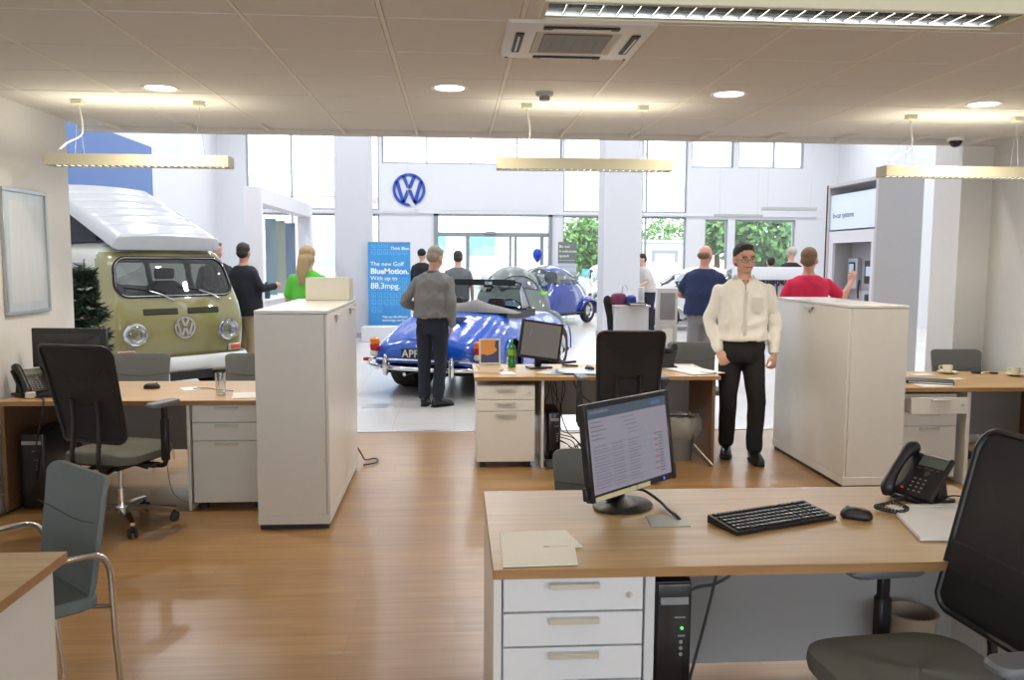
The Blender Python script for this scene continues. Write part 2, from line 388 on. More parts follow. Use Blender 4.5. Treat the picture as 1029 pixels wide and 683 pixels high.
# ------------------------------------------------------------------ ceiling fittings
LOUV = mat('louvre_mirror', (.55, .56, .55), .22, .9); PEND = mat('pendant_cream_metal', (.62, .60, .44), .5)
PW = 1.18
def pendant(x, y, label, proto=None):
    if proto: return dup(proto, (x, y, 0), 0, label)
    t = empty('pendant_light', (x, y, 0), 0, label, 'light fitting', 'long cream pendant lights over the desks')
    z0, z1 = 2.235, 2.31
    h = MB(); L = PW/2
    h.box(-L, L, -.075, -.068, z0, z1, .002); h.box(-L, L, .068, .075, z0, z1, .002)
    h.box(-L, -L+.012, -.068, .068, z0, z1, .002); h.box(L-.012, L, -.068, .068, z0, z1, .002); h.box(-L+.012, L-.012, -.068, .068, z1-.012, z1-.004)
    h.build('housing', PEND, t)
    l = MB()
    for k in range(1, 26): 
        x_ = -L+.012+k*(PW-.024)/26
        l.box(x_-.002, x_+.002, -.045, .045, z0+.004, z0+.038)
    for s in (-1, 1):
        l.rings([[(-L+.012, s*.048, z0+.003), (-L+.012, s*.066, z0+.003), (-L+.012, s*.040, z0+.045)], [(L-.012, s*.048, z0+.003), (L-.012, s*.066, z0+.003), (L-.012, s*.040, z0+.045)]])
    l.box(-L+.012, L-.012, -.002, .002, z0+.006, z0+.04)
    l.build('louvre', LOUV, t)
    tb = MB(); tb.cyl((-L+.03, 0, z0+.052), (L-.03, 0, z0+.052), .008, seg=12); tb.build('fluorescent_tube', mat('tube_glow', (.9, .9, .85), .4, emit=(1, .95, .85), es=.4), t)
    for s, nm in ((-1, 'feed'), (1, 'plain')):
        cn = MB(); cn.box(s*.39-.035, s*.39+.035, -.03, .03, 2.635, 2.668, .004); o = cn.build('ceiling_canopy', PEND, t)
    for s in (-1, 1):
        w = MB(); w.cyl((s*.42, 0, z1), (s*.39, 0, 2.64), .0015, seg=6); w.cyl((s*.36, 0, z1), (s*.39, 0, 2.64), .0015, seg=6)
        w.build('suspension_wire', ALU, t)
    cb = MB(); cb.tube([(-.39, .01, 2.64), (-.37, .01, 2.52), (-.38, .01, 2.44), (-.47, .01, 2.39), (-.53, .005, 2.335)], .005, 8, 6); cb.build('power_cable', mat('white_cable', (.7, .7, .68), .5), t)
    return t
pm = pendant(.87, 5.72, 'long cream pendant light in the middle, hanging in front of the far entrance wall')
pendant(-2.08, 5.86, 'long cream pendant light on the left, hanging above the camper van roof in view', pm)
pendant(3.60, 5.88, 'long cream pendant light on the right, hanging in front of the tall white display tower', pm)
pendant(.80, 2.09, 'nearest cream pendant light cut by the top edge, its mirrored louvre showing', pm)
def downlight(x, y, label, proto=None):
    if proto: return dup(proto, (x, y, 0), 0, label)
    t = empty('downlight', (x, y, 0), 0, label, 'light fitting', 'round recessed downlights in the office ceiling')
    r = MB(); r.lathe([(.085, 2.668), (.112, 2.662), (.115, 2.668), (.113, 2.672), (.085, 2.672)], cap=False); r.build('trim_ring', mat('white_metal', (.8, .8, .78), .4), t)
    g = MB(); g.lathe([(.0, 2.663), (.06, 2.663), (.088, 2.666), (.088, 2.671)], cap=False); g.build('diffuser', mat('downlight_glow', (.9, .9, .9), .4, emit=(1, .93, .84), es=6), t)
    return t
dl = downlight(-.03, 5.25, 'round downlight second from the left, in the ceiling above the dark blue convertible')
DLS = [(-.03, 5.25), (-1.79, 5.42), (1.70, 5.27), (3.45, 5.43)]
downlight(*DLS[1], 'round downlight farthest left, above the left pendant light', dl)
downlight(*DLS[2], 'round downlight third from the left, right of the smoke detector', dl)
downlight(*DLS[3], 'round downlight farthest right, above the right pendant light', dl)
t = empty('smoke_detector', (.556, 5.33, 0), 0, 'small round white smoke detector on the ceiling behind the air conditioning unit', 'smoke detector')
q = MB(); q.lathe([(0, 2.668), (.055, 2.668), (.055, 2.655), (.048, 2.645), (.03, 2.642)], cap=False); q.build('base', mat('detector_grey', (.42, .41, .38), .5), t)
q = MB(); q.lathe([(.03, 2.646), (.033, 2.63), (.028, 2.618), (0, 2.614)], cap=False); q.build('sensor_dome', mat('detector_dark', (.2, .2, .19), .5), t)
t = empty('dome_camera', (4.16, 6.9, 0), 0, 'small dark dome security camera on the ceiling at the far right', 'security camera')
q = MB(); q.lathe([(0, 2.668), (.07, 2.668), (.07, 2.648), (.055, 2.640)], cap=False); q.build('base', mat('white_metal', (.8, .8, .78), .4), t)
q = MB(); q.lathe([(.052, 2.645), (.050, 2.625), (.036, 2.603), (.018, 2.592), (0, 2.590)], cap=False); q.build('dome', mat('smoked_dome', (.015, .015, .02), .08), t)
# air conditioning cassette, fills one ceiling tile
t = empty('ceiling_air_conditioner', (.56, 4.07, 0), 0, 'square white air conditioning cassette in the ceiling with a dark grille', 'air conditioner')
ACW = mat('cassette_white', (.62, .62, .60), .4)
q = MB(); a = .33
q.rings([[(sx*a*s_, sy*a*s_, z) for sx, sy in ((1, 1), (-1, 1), (-1, -1), (1, -1))] for s_, z in ((1, 2.668), (.97, 2.655), (.60, 2.650), (.58, 2.656))], cap=False); q.build('fascia_panel', ACW, t, 20)
q = MB(); q.box(-.19, .19, -.19, .19, 2.653, 2.662); q.build('intake_frame', mat('cassette_beige', (.45, .43, .36), .5), t)
q = MB(); q.box(-.155, .155, -.155, .155, 2.650, 2.653); q.mi = 1
for i in range(22): q.box(-.155, .155, -.15+i*.0143-.003, -.15+i*.0143+.003, 2.646, 2.650)
for i in range(7): q.box(-.15+i*.05-.002, -.15+i*.05+.002, -.155, .155, 2.645, 2.647)
q.build('intake_grille', [mat('grille_dark', (.05, .045, .04), .7), mat('grille_bar', (.25, .23, .2), .5)], t)
for k in range(4):
    mm = Matrix.Rotation(k*PI/2, 4, 'Z'); q = MB(); q.M = mm; q.box(-.17, .17, .245, .285, 2.646, 2.654, .006); o = q.build('air_outlet', mat('outlet_dark', (.035, .03, .03), .6), t)
    q = MB(); q.M = mm; q.box(-.13, .13, .262, .272, 2.641, 2.646, .002, rot=None); q.build('louvre_flap', ACW, o)
for sx in (-1, 1):
    q = MB(); q.cyl((sx*.30, .30, 2.650), (sx*.30, .30, 2.655), .006); q.build('corner_screw', BLACK, t)

# ------------------------------------------------------------------ office furniture
def desk(name, x0, x1, y0, y1, label, ends=('wood', 'wood'), mod=True, inset=.03, z=.73, leg_y=None, top=DESKW, msel=None, modz=.28):
    t = empty(name, ((x0+x1)/2, (y0+y1)/2, 0), 0, label, 'desk'); cx, cy = (x0+x1)/2, (y0+y1)/2
    a, b, c_, d_ = x0-cx, x1-cx, y0-cy, y1-cy
    q = MB(); q.box(a, b, c_, d_, z-.001, z); q.box(a, b, c_, d_, z-.030, z-.001, .0015); q.mi = 0
    o = q.build('desktop', [top], t)
    e = MB(); e.box(a+.001, b-.001, c_-.0015, c_, z-.029, z-.0015); e.box(a+.001, b-.001, d_, d_+.0015, z-.029, z-.0015); e.box(a-.0015, a, c_, d_, z-.029, z-.0015); e.box(b, b+.0015, c_, d_, z-.029, z-.0015); e.build('edge_band', DESKE, o)
    for s, kind in ((0, ends[0]), (1, ends[1])):
        if not kind: continue
        q = MB(); X0 = a+inset if s == 0 else b-inset-.025
        q.box(X0, X0+.025, c_+.03, d_-.03, 0, z-.0315, .002); q.build('end_panel', DESKD if kind == 'wood' else WHITE, t)
    if mod:
        q = MB(); q.box(a+inset+.03, b-inset-.03, d_-.10, d_-.085, modz, z-.0315, .001); q.build('modesty_panel', MODESTY, t)
    return t
def pedestal(x, y, label, w=.42, h=.62, d=.55, hs=(.11, .105, .105, .22), z0=.05, group=None, open_first=0, lock=True, cols=None):
    """drawers face -y; x is the left edge, y the front"""
    M_ = cols or WHITE
    t = empty('drawer_pedestal', (x+w/2, y+d/2, 0), 0, label, 'drawer unit', group)
    q = MB(); q.box(-w/2, w/2, -d/2+.02, d/2, z0, z0+h, .002); q.build('carcass', M_, t)
    q = MB()
    for sx in (-1, 1):
        for sy in (-1, 1): q.box(sx*(w/2-.05)-.02, sx*(w/2-.05)+.02, sy*(d/2-.07)-.02, sy*(d/2-.07)+.02, 0.0, z0)
    q.build('plinth_foot', BLACK, t)
    z = z0+h
    for k, dh in enumerate(hs):
        zt = z-.003; zb = z-dh+.003; off = open_first if k == 0 else 0
        q = MB(); q.box(-w/2+.003, w/2-.003, -d/2-off, -d/2+.018-off, zb, zt, .0015)
        if off:
            q.box(-w/2+.02, -w/2+.03, -d/2+.018-off, -d/2+.02, zb+.01, zt-.03); q.box(w/2-.03, w/2-.02, -d/2+.018-off, -d/2+.02, zb+.01, zt-.03); q.box(-w/2+.03, w/2-.03, -d/2+.018-off, -d/2+.02, zb+.01, zb+.016)
        o = q.build('drawer', M_, t)
        q = MB(); q.box(-.075, .075, -d/2-.022-off, -d/2-.018-off, zt-.028, zt-.014, .001); q.box(-.075, .075, -d/2-.022-off, -d/2-off, zt-.016, zt-.012, .001); q.build('handle', HANDLE, o)
        if k == 0 and lock:
            q = MB(); q.cyl((w/2-.045, -d/2-.004-off, zt-.055), (w/2-.045, -d/2-off, zt-.055), .010); q.box(w/2-.047, w/2-.043, -d/2-.012-off, -d/2-.004-off, zt-.062, zt-.048); q.build('lock', ALU, o)
        z -= dh
    return t
# near desk: top in the foreground, drawers facing the camera
NX0, NX1, NY0, NY1 = .115, 2.03, 2.41, 3.26
nd = desk('office_desk', NX0, NX1, NY0, NY1, 'nearest wide oak-topped desk with a monitor and keyboard, foreground right', ends=('white', 'white'), inset=.0, modz=.05)
LEGW = mat('desk_leg_white', (.60, .62, .64), .4)
q = MB(); q.box(.575-1.0725, .605-1.0725, NY0+.03-2.835, NY1-.1-2.835, 0, .6985, .002); q.build('support_panel', LEGW, nd)
q = MB(); q.rings([[(x_-1.0725, y_-2.835, z_) for x_, y_ in ((.672, 2.778), (.808, 2.783), (.812, 2.905), (.679, 2.912))] for z_ in (.7302, .7325)]); q.build('cable_flap', mat('flap_grey_green', (.34, .36, .30), .4), nd)
pedestal(.143, 2.435, 'white three-drawer pedestal under the left end of the nearest desk', w=.427, h=.675, d=.6, hs=(.108, .108, .108, .35), z0=.02, cols=mat('white_blue_laminate', (.68, .70, .73), .35))
# centre desk
CD0, CD1, CY0, CY1 = .155, 2.10, 6.50, 7.30
cdk = desk('office_desk', CD0, CD1, CY0, CY1, 'middle oak-topped desk in front of the blue convertible, small square monitor on it', ends=(None, 'wood'), modz=.30)
q = MB(); q.box(.68-1.1275, .70-1.1275, CY0+.03-6.9, CY1-.1-6.9, 0, .6985, .002); q.build('support_panel', WHITE, cdk)
pedestal(.17, 6.53, 'white drawer pedestal at the left end of the middle desk', w=.46, h=.61, d=.55, hs=(.115, .09, .405), z0=.05)
# left desk
ldk = desk('office_desk', -2.88, -1.20, 5.46, 6.34, 'left oak-topped desk against the wall with a glass of water near its end', ends=('wood', None), inset=.01, modz=.24)
q = MB(); q.box(-1.72+2.04, -1.70+2.04, 5.49-5.90, 6.25-5.90, 0, .6985, .002); q.build('support_panel', WHITE, ldk)
pedestal(-1.69, 5.50, 'white drawer pedestal beneath the left desk beside the tall left cabinet', w=.44, h=.645, d=.55, hs=(.115, .12, .41), z0=.05, lock=False)
# right desk
rdk = desk('office_desk', 3.25, 4.74, 5.86, 6.74, 'far right oak-topped desk with two coffee cups on it', ends=(None, 'wood'), inset=.02, modz=.22)
q = MB(); q.box(3.755-3.995, 3.785-3.995, 5.9-6.3, 6.64-6.3, 0, .6985, .002); q.build('support_panel', WHITE, rdk)
pedestal(3.275, 5.93, 'white drawer pedestal with its top drawer pulled out, under the far right desk', w=.43, h=.62, d=.55, hs=(.125, .11, .385), z0=.05, open_first=.13)
# bottom-left desk corner
bl = desk('office_desk', -2.85, -1.20, 1.82, 2.635, 'oak-topped desk corner cut by the lower left edge of the picture', ends=(None, 'white'), inset=.03, mod=False)

# tall white cabinets
def cabinet(name, x0, x1, y0, y1, h, door_side, label, split=2, group=None):
    t = empty(name, ((x0+x1)/2, (y0+y1)/2, 0), 0, label, 'cabinet'); w2, d2 = (x1-x0)/2, (y1-y0)/2
    q = MB(); s = door_side
    q.box(-w2+(.02 if s < 0 else 0), w2-(.02 if s > 0 else 0), -d2, d2, .03, h-.022, .002); q.build('carcass', WHITE, t)
    q = MB(); q.box(-w2, w2, -d2-.003, d2+.003, h-.02, h, .003); q.build('top', mat('cabinet_top_white', (.72, .72, .70), .22), t)
    q = MB(); q.box(-w2+.01, w2-.01, -d2+.01, d2-.01, 0, .03); q.build('plinth', BLACK, t)
    q = MB(); q.box(-w2-.001, w2-.0, -d2-.003, d2, .03, .09, .002); q.build('base_rail', WHITE, t)
    dl_ = 2*d2/split
    for k in range(split):
        q = MB(); xf = s*w2; q.box(min(xf, xf-s*.018), max(xf, xf-s*.018), -d2+k*dl_+.002, -d2+(k+1)*dl_-.002, .093, h-.024, .002); o = q.build('door', WHITE, t)
        q = MB(); yc = -d2+(k+.5)*dl_; q.box(min(xf+s*.022, xf+s*.026), max(xf+s*.022, xf+s*.026), yc-.07, yc+.07, h-.065, h-.045, .001); q.box(min(xf, xf+s*.026), max(xf, xf+s*.026), yc-.07, yc+.07, h-.047, h-.044, .001); q.build('handle', HANDLE, o)
        q = MB(); q.cyl((xf, yc, h-.085), (xf+s*.006, yc, h-.085), .009); q.build('lock', ALU, o)
    return t
cabinet('tall_cabinet', -1.185, -.755, 5.085, 6.56, 1.33, 1, 'tall white cabinet on the left, its handles facing the middle aisle')
cabinet('tall_cabinet', 2.79, 3.225, 5.80, 7.15, 1.33, -1, 'tall white cabinet on the right beside the walking man', split=1)
q = MB(); q.box(-.16, .16, -.11, .11, 0, .165, .004); o = q.build('storage_box', mat('box_cream', (.58, .57, .50), .45), None); o.location = (-.93, 6.40, 1.331); tag(o, 'plain cream box standing on the far end of the left tall cabinet', 'box')
# picture on the left wall
t = empty('wall_board', (-2.915, 6.02, 1.67), 0, 'pale framed poster board hung on the left wall', 'picture')
q = MB(); 
for y0, y1, z0, z1 in ((-.30, .30, .395, .42), (-.30, .30, -.42, -.395), (-.30, -.275, -.395, .395), (.275, .30, -.395, .395)): q.box(-.012, .010, y0, y1, z0, z1, .002)
q.build('board_frame', mat('frame_silver', (.42, .45, .47), .35, .6), t)
q = MB(); q.box(-.010, -.002, -.276, .276, -.396, .396); q.build('board_sheet', mat('faded_sheet', (.50, .57, .62), .15, noise_amt=.12, noise_scale=3, stretch=(1, 3, .3)), t)
q = MB(); q.box(-.002, -.001, -.22, .22, -.34, .34); q.build('board_print', mat('faded_print', (.56, .60, .63), .2, noise_amt=.10, noise_scale=9, stretch=(1, 2, .25)), t)

# ------------------------------------------------------------------ chairs
def bsurf(w_of, prof, n=14, m_=16, curve=.03):
    """curved sheet: prof list of (z, y); returns fn(u,v)"""
    P = catmull([(0, y, z) for z, y in prof], 6)
    def fn(u, v):
        i = v*(len(P)-1); k = min(len(P)-2, int(i)); p = P[k].lerp(P[k+1], i-k); s = 2*u-1; w_ = w_of(v)
        return Vector((s*w_, p.y+curve*s*s, p.z))
    return fn
def sheet(mb, outline, fn, th, levels=7):
    """thick curved sheet from a rounded outline in uv"""
    n = len(outline); c = (.5, .5)
    def ring(t, off): return [fn(c[0]+t*(p[0]-c[0]), c[1]+t*(p[1]-c[1]))+Vector((0, off, 0)) for p in outline]
    rs = [ring(max(.001, i/levels), th/2*(1-(i/levels)**8*.5)) for i in range(levels+1)] + [ring(1.012, 0)] + [ring(max(.001, i/levels), -th/2*(1-(i/levels)**8*.5)) for i in range(levels, -1, -1)]
    mb.rings(rs, cap=False)
MESHF = mat('black_mesh_fabric', (.010, .010, .012), .75, bump=.4, bump_scale=1500)
def mesh_back_mat():
    m = bpy.data.materials.new('see_through_mesh'); m.use_nodes = True; nt = m.node_tree; b = nt.nodes['Principled BSDF']
    b.inputs['Base Color'].default_value = (.012, .012, .014, 1); b.inputs['Roughness'].default_value = .7; b.inputs['Alpha'].default_value = .93
    return m
BACKM = mesh_back_mat()
def task_chair(loc, rz, label, arm_z=.78, pad=0, lean=0, top=1.14):
    t = empty('task_chair', loc, rz, label, 'office chair', 'black mesh-backed task chairs')
    q = MB(); sh = rrect(.50, .48, .12, 6)
    q.rings([[(x*s_, y*s_, z+.012*(1-((x/.25)**2))*(1 if z > .45 else 0)) for x, y in sh] for s_, z in ((.90, .425), (.98, .432), (1, .45), (.985, .475), (.9, .488), (.6, .490), (.2, .488), (.01, .488))], cap=False); q.build('seat', SEATF, t)
    q = MB(); q.box(-.20, .20, -.19, .18, .405, .428, .01); q.build('seat_pan', BLACK, t)
    W = lambda v: .215+.03*math.sin(min(1, v*1.1)*PI/2)
    prof = [(.56, -.235), (.66, -.225), (.76, -.222), (.90, -.250-lean*.3), (1.02*top/1.14, -.285-lean*.65), (top, -.325-lean)]
    fn = bsurf(W, prof); ol = [( .5+.5*a/.5, .5+.5*b/.5) for a, b in rrect(1, 1, .10, 5)]; ol = [((p[0]), (p[1])) for p in ol]
    ol = [(.5+(a)/1.0, .5+(b)/1.0) for a, b in rrect(1, 1, .10, 6)]
    q = MB(); sheet(q, [(.5+.95*(a-.5), .5+.96*(b-.5)) for a, b in ol], fn, .008); bk = q.build('backrest', BACKM, t)
    q = MB(); q.tube([fn(a, b) for a, b in [(.5+.985*(a-.5), .5+.985*(b-.5)) for a, b in ol]], .011, 8, 0, True); q.build('back_frame', BLACK, bk)
    q = MB(); q.rings([[fn(.5+sx*.36, v)+Vector((0, .012, 0)) for sx in (-1, -.5, 0, .5, 1)]+[fn(.5+sx*.36, v)+Vector((0, -.012, 0)) for sx in (1, .5, 0, -.5, -1)] for v in (.28, .33, .38, .43)]); q.build('lumbar_pad', MESHF, bk)
    for s in (-1, 1):
        q = MB(); q.tube([(s*.085, -.272, .82), (s*.088, -.262, .70), (s*.09, -.275, .56), (s*.09, -.285, .46), (s*.085, -.24, .385), (s*.07, -.14, .385), (s*.06, -.05, .40)], .0135, 8, 5); q.build('back_strut', BLACK, t)
    q = MB(); q.box(-.09, .09, -.13, .12, .365, .405, .012, 2); q.box(-.26, .26, -.02, .05, .375, .400, .008); q.cyl((.09, 0, .385), (.21, -.02, .372), .007); q.build('tilt_mechanism', BLACK, t)
    q = MB(); q.cyl((0, 0, .20), (0, 0, .37), .014); q.mi = 1; q.cyl((0, 0, .10), (0, 0, .23), .025, .022); q.build('gas_lift', [ALU, CHROME], t)
    q = MB(); q.lathe([(.0, .07), (.04, .07), (.045, .09), (.036, .125), (0, .128)]); q.build('hub', CHROME, t)
    for k in range(5):
        a = R(90+72*k+14); d = Vector((math.cos(a), math.sin(a), 0)); n_ = Vector((-d.y, d.x, 0))
        q = MB()
        q.rings([[p+n_*w_+Vector((0, 0, h)), p-n_*w_+Vector((0, 0, h)), p-n_*w_*.8-Vector((0, 0, h)), p+n_*w_*.8-Vector((0, 0, h))] for p, w_, h in ((d*.03+Vector((0, 0, .10)), .026, .016), (d*.17+Vector((0, 0, .098)), .020, .012), (d*.31+Vector((0, 0, .082)), .014, .009))]); lg = q.build('base_leg', CHROME, t)
        q = MB(); w0 = d*.30+Vector((0, 0, .028)); 
        for s in (-1, 1): q.cyl(w0+n_*(s*.010), w0+n_*(s*.026), .028, seg=18, bev=.003)
        q.cyl(d*.30+Vector((0, 0, .03)), d*.30+Vector((0, 0, .078)), .009); q.box(w0.x-.012, w0.x+.012, w0.y-.012, w0.y+.012, .03, .058, .004); q.build('castor', BLACK, lg)
    for s in (-1, 1):
        q = MB(); q.tube([(s*.20, .01, .388), (s*.30, .01+pad, .392), (s*.318, .01+pad, .43)], .015, 8, 5); q.box(s*.318-.022, s*.318+.022, -.012+pad, .030+pad, .42, arm_z-.10, .008); q.box(s*.318-.015, s*.318+.015, -.006+pad, .024+pad, arm_z-.11, arm_z-.02, .004); ar = q.build('armrest', BLACK, t)
        q = MB(); q.rings([[(s*.305+x, .02+pad+y, z) for x, y in rrect(.085*f, .25*f, .035*f, 4)] for f, z in ((.9, arm_z-.028), (1, arm_z-.02), (1, arm_z-.008), (.93, arm_z))]); q.build('arm_pad', mat('arm_pad_grey', (.13, .14, .16), .45), ar)
    return t
tc = task_chair((-2.04, 5.23, 0), R(-19), 'black mesh task chair seen from behind at the left desk', lean=.05)
tcc = dup(tc, (1.25, 6.22, 0), R(0), 'black mesh task chair seen from behind at the middle desk')
tcr = dup(tc, (4.33, 5.50, 0), R(20), 'black task chair at the far right desk, just its armrest showing at the picture edge')
tcn = task_chair((1.29, 2.17, 0), R(95), 'nearest black mesh task chair, large at the lower right corner', arm_z=.665, pad=-.10, lean=.055, top=1.09); tcn.scale = (1.04, 1.04, 1.04)
def visitor_chair(loc, rz, label, arms=False, lean=0, mtl=None):
    t = empty('visitor_chair', loc, rz, label, 'chair', 'grey upholstered visitor chairs'); G = mtl or GREYF
    q = MB(); sh = rrect(.46, .46, .09, 6)
    q.rings([[(x*s_, y*s_, z-.02*max(0, -y/.23)) for x, y in sh] for s_, z in ((.93, .425), (1, .435), (1, .462), (.96, .474), (.6, .476), (.01, .474))], cap=False); q.build('seat', G, t)
    W = lambda v: .205+.022*math.sin(v*PI*.55)
    prof = [(.44, -.215), (.50, -.235), (.60, -.238), (.72, -.250), (.80, -.268), (.865, -.29)]
    fn = bsurf(W, prof, curve=.035); ol = [(.5+a, .5+b) for a, b in rrect(1, 1, .12, 6)]
    q = MB(); sheet(q, ol, fn, .036); bk = q.build('backrest', G, t)
    q = MB(); q.tube([fn(u, .60-.06*math.sin(u*PI))+Vector((0, .0185, 0)) for u in [i/12 for i in range(13)]], .0018, 6); q.build('seam', mat('seam_thread', (.07, .08, .08), .9), bk)
    if arms:
        for s in (-1, 1):
            q = MB(); q.tube([(s*.245, -.27, .0), (s*.255, -.245, .30), (s*.262, -.235, .50), (s*.265, -.225, .57), (s*.265, -.19, .615), (s*.265, -.10, .625), (s*.262, .10, .62), (s*.26, .15, .61), (s*.255, .19, .57)], .011, 10, 6); q.build('arm_leg', CHROME, t)
            q = MB(); q.tube([(s*.20, .16, .43), (s*.235, .20, .40), (s*.245, .235, .0)], .010, 10, 4); q.build('front_leg', CHROME, t)
        q = MB(); q.tube([(-.26, -.235, .42), (-.18, -.16, .42), (.18, -.16, .42), (.26, -.235, .42)], .009, 8); q.tube([(-.2, .16, .42), (.2, .16, .42)], .009, 8); q.build('seat_frame', CHROME, t)
    else:
        for sx in (-1, 1):
            for sy in (-1, 1):
                q = MB(); q.tube([(sx*.17, sy*.15, .42), (sx*.215, sy*.19, .40), (sx*.235, sy*.235, 0)], .009, 10, 4); q.build('leg', CHROME, t)
        q = MB(); q.box(-.18, .18, -.012, .012, .405, .425, .004); q.box(-.012, .012, -.20, .16, .405, .425, .004); q.build('seat_frame', CHROME, t)
    return t
va = visitor_chair((-1.55, 2.96, 0), R(137), 'grey visitor chair with chrome arms in the lower left foreground', arms=True, mtl=mat('blue_grey_fabric', (.15, .18, .185), .8, bump=.3, bump_scale=900))
vl = visitor_chair((-2.52, 6.72, 0), R(180), 'grey visitor chair behind the left desk beside the black monitor')
dup(vl, (-1.60, 6.72, 0), R(186), 'grey visitor chair behind the left desk, half hidden by the tall cabinet')
dup(vl, (2.24, 7.63, 0), R(178), 'grey visitor chair behind the right end of the middle desk')
dup(vl, (4.44, 6.95, 0), R(178), 'dark grey visitor chair behind the far right desk with the coffee cups')
vn = dup(vl, (.665, 3.50, 0), R(183), 'grey visitor chair behind the nearest desk, its back showing past the monitor'); vn.scale = (.92, 1, .905)
# ------------------------------------------------------------------ things on and under the desks
DZ = .7325
BEZ = mat('bezel_black', (.015, .016, .018), .35)
def screen_content(q, w, h, kind, y):
    """flat shapes just in front of the panel: header bar, rows of a list, buttons (mi 1..4)"""
    def bar(x0, x1, z0, z1, mi): q.mi = mi; q.box(x0*w, x1*w, y-.0006, y, z0*h, z1*h)
    if kind == 'table':
        bar(-.5, .5, .38, .5, 1); bar(-.48, -.25, .44, .47, 3); bar(.30, .42, .42, .46, 4)
        for i in range(5): bar(-.47, -.47+.12+.03*(i % 3), .33-.05*i, .342-.05*i, 2); bar(-.1+.02*i, .06+.02*i, .33-.05*i, .338-.05*i, 2)
        for i in range(14):
            z = .04-.037*i; bar(-.46, -.30+.02*(i % 4), z, z+.008, 2); bar(-.24, -.10, z, z+.008, 2); bar(-.04, .12-.02*(i % 3), z, z+.008, 2); bar(.30, .345, z, z+.014, 5 if i % 2 else 2); bar(.36, .42, z, z+.014, 2)
        for i in range(7): bar(-.48, .46, .06-.075*i, .062-.075*i, 2)
    else:
        bar(-.05, .18, .36, .40, 2); bar(-.10, -.04, .0, .012, 2); bar(.02, .04, .05, .07, 2); bar(-.02, .20, -.40, -.35, 2); bar(-.3, -.28, .1, .3, 4)
def monitor(loc, rz, w, h, zc, label, kind, roll=0, strip=False, base='round', tilt=0):
    """screen faces -y; loc is the stand's foot"""
    t = empty('monitor', loc, rz, label, 'monitor')
    M_ = Matrix.Translation((0, -.03, zc-loc[2])) @ Matrix.Rotation(R(tilt), 4, 'X') @ Matrix.Rotation(R(roll), 4, 'Y')
    q = MB(); q.M = M_; b = .019
    q.box(-w/2-b, w/2+b, -.002, .022, -h/2-b*1.3, h/2+b, .004, 2); q.box(-w/2-b, -w/2, -.008, .0, -h/2-b*1.3, h/2+b, .003); q.box(w/2, w/2+b, -.008, .0, -h/2-b*1.3, h/2+b, .003)
    q.box(-w/2, w/2, -.008, .0, h/2, h/2+b, .003); q.box(-w/2, w/2, -.008, 0, -h/2-b*1.3, -h/2, .003)
    q.rings([[(x, y_, z) for x, z in rrect(w*f, h*f, .03, 3)] for y_, f in ((.02, .92), (.045, .7), (.055, .5))]); sc = q.build('bezel', BEZ, t)
    cols = {'table': ((.20, .19, .235), 1.0), 'plain': ((.10, .085, .078), 1.0), 'off': ((.02, .02, .02), 0)}[kind]
    q = MB(); q.M = M_; q.box(-w/2, w/2, -.003, -.002, -h/2, h/2)
    E = [mat('screen_'+kind, (.05, .05, .05), .25, emit=cols[0], es=cols[1])]
    if kind != 'off':
        screen_content(q, w, h, kind, -.0032)
        for nm, c_ in (('header', (.035, .06, .09)), ('lines', (.09, .09, .12)), ('pale', (.24, .25, .29)), ('icon', (.10, .14, .26)), ('red', (.40, .12, .14))): E.append(mat('screen_'+kind+'_'+nm, (.03, .03, .03), .3, emit=c_, es=1))
    q.build('screen', E, t)
    if strip:
        q = MB(); q.M = M_; q.box(-w*.5, w*.0, -.0095, -.008, -h/2-b*1.2, -h/2-b*.35); q.box(w*.01, w*.18, -.0095, -.008, -h/2-b*1.2, -h/2-b*.35); q.build('cream_sticker', mat('sticker_cream', (.66, .62, .38), .6), sc)
        q = MB(); q.M = M_; q.box(-w/2-b-.018, -w/2-b, .0, .02, -h/2-.015, -h/2+.03, .003); q.build('side_clip', BLACK, sc)
        q = MB(); q.M = M_; q.box(w/2+b-.006, w/2+b+.012, -.006, .03, -h/2-.03, -h/2+.04, .006); q.build('side_clip', BLACK, sc)
        q = MB(); q.M = M_; q.cyl((w/2-.06, -.0095, -h/2-b*.65), (w/2-.06, -.008, -h/2-b*.65), .006); q.build('power_light', mat('led_blue', (.02, .02, .05), .3, emit=(.08, .1, .9), es=1.2), sc)
    zb = 0
    q = MB()
    if base == 'round':
        q.lathe([(0, 0), (.118, 0), (.125, .004), (.118, .010), (.06, .018), (.035, .030), (0, .03)], seg=40, mm=Matrix.Diagonal((1.0, .82, 1, 1)))
        q.prism([(-.045, .02), (.045, .02), (.038, zc-loc[2]-h*.15), (-.038, zc-loc[2]-h*.15)], .025, .052, 'Y')
    else:
        q.box(-.10, .10, -.06, .08, 0, .014, .006, 2); q.box(-.03, .03, .02, .045, .012, zc-loc[2], .008, 2)
    q.build('stand', BLACK, t)
    return t
nm_ = Vector((.62, 3.00, DZ))
monitor((.622, 3.03, DZ), R(42), .475, .297, .975, 'black widescreen monitor showing a table of rows, on the nearest desk', 'table', strip=True, tilt=-8)
monitor((.71, 7.02, DZ), R(16), .335, .275, .97, 'small square black monitor with a grey screen on the middle desk', 'plain', roll=9, base='foot', tilt=-3)
monitor((-2.57, 5.80, DZ), R(176), .46, .29, 1.0, 'black monitor turned with its back toward the aisle on the left desk', 'off', base='foot', tilt=0)
monitor((3.3+1.18, 6.05, DZ), R(80), .3, .25, .93, 'monitor at the far right edge of the right desk', 'off', base='foot') if False else None
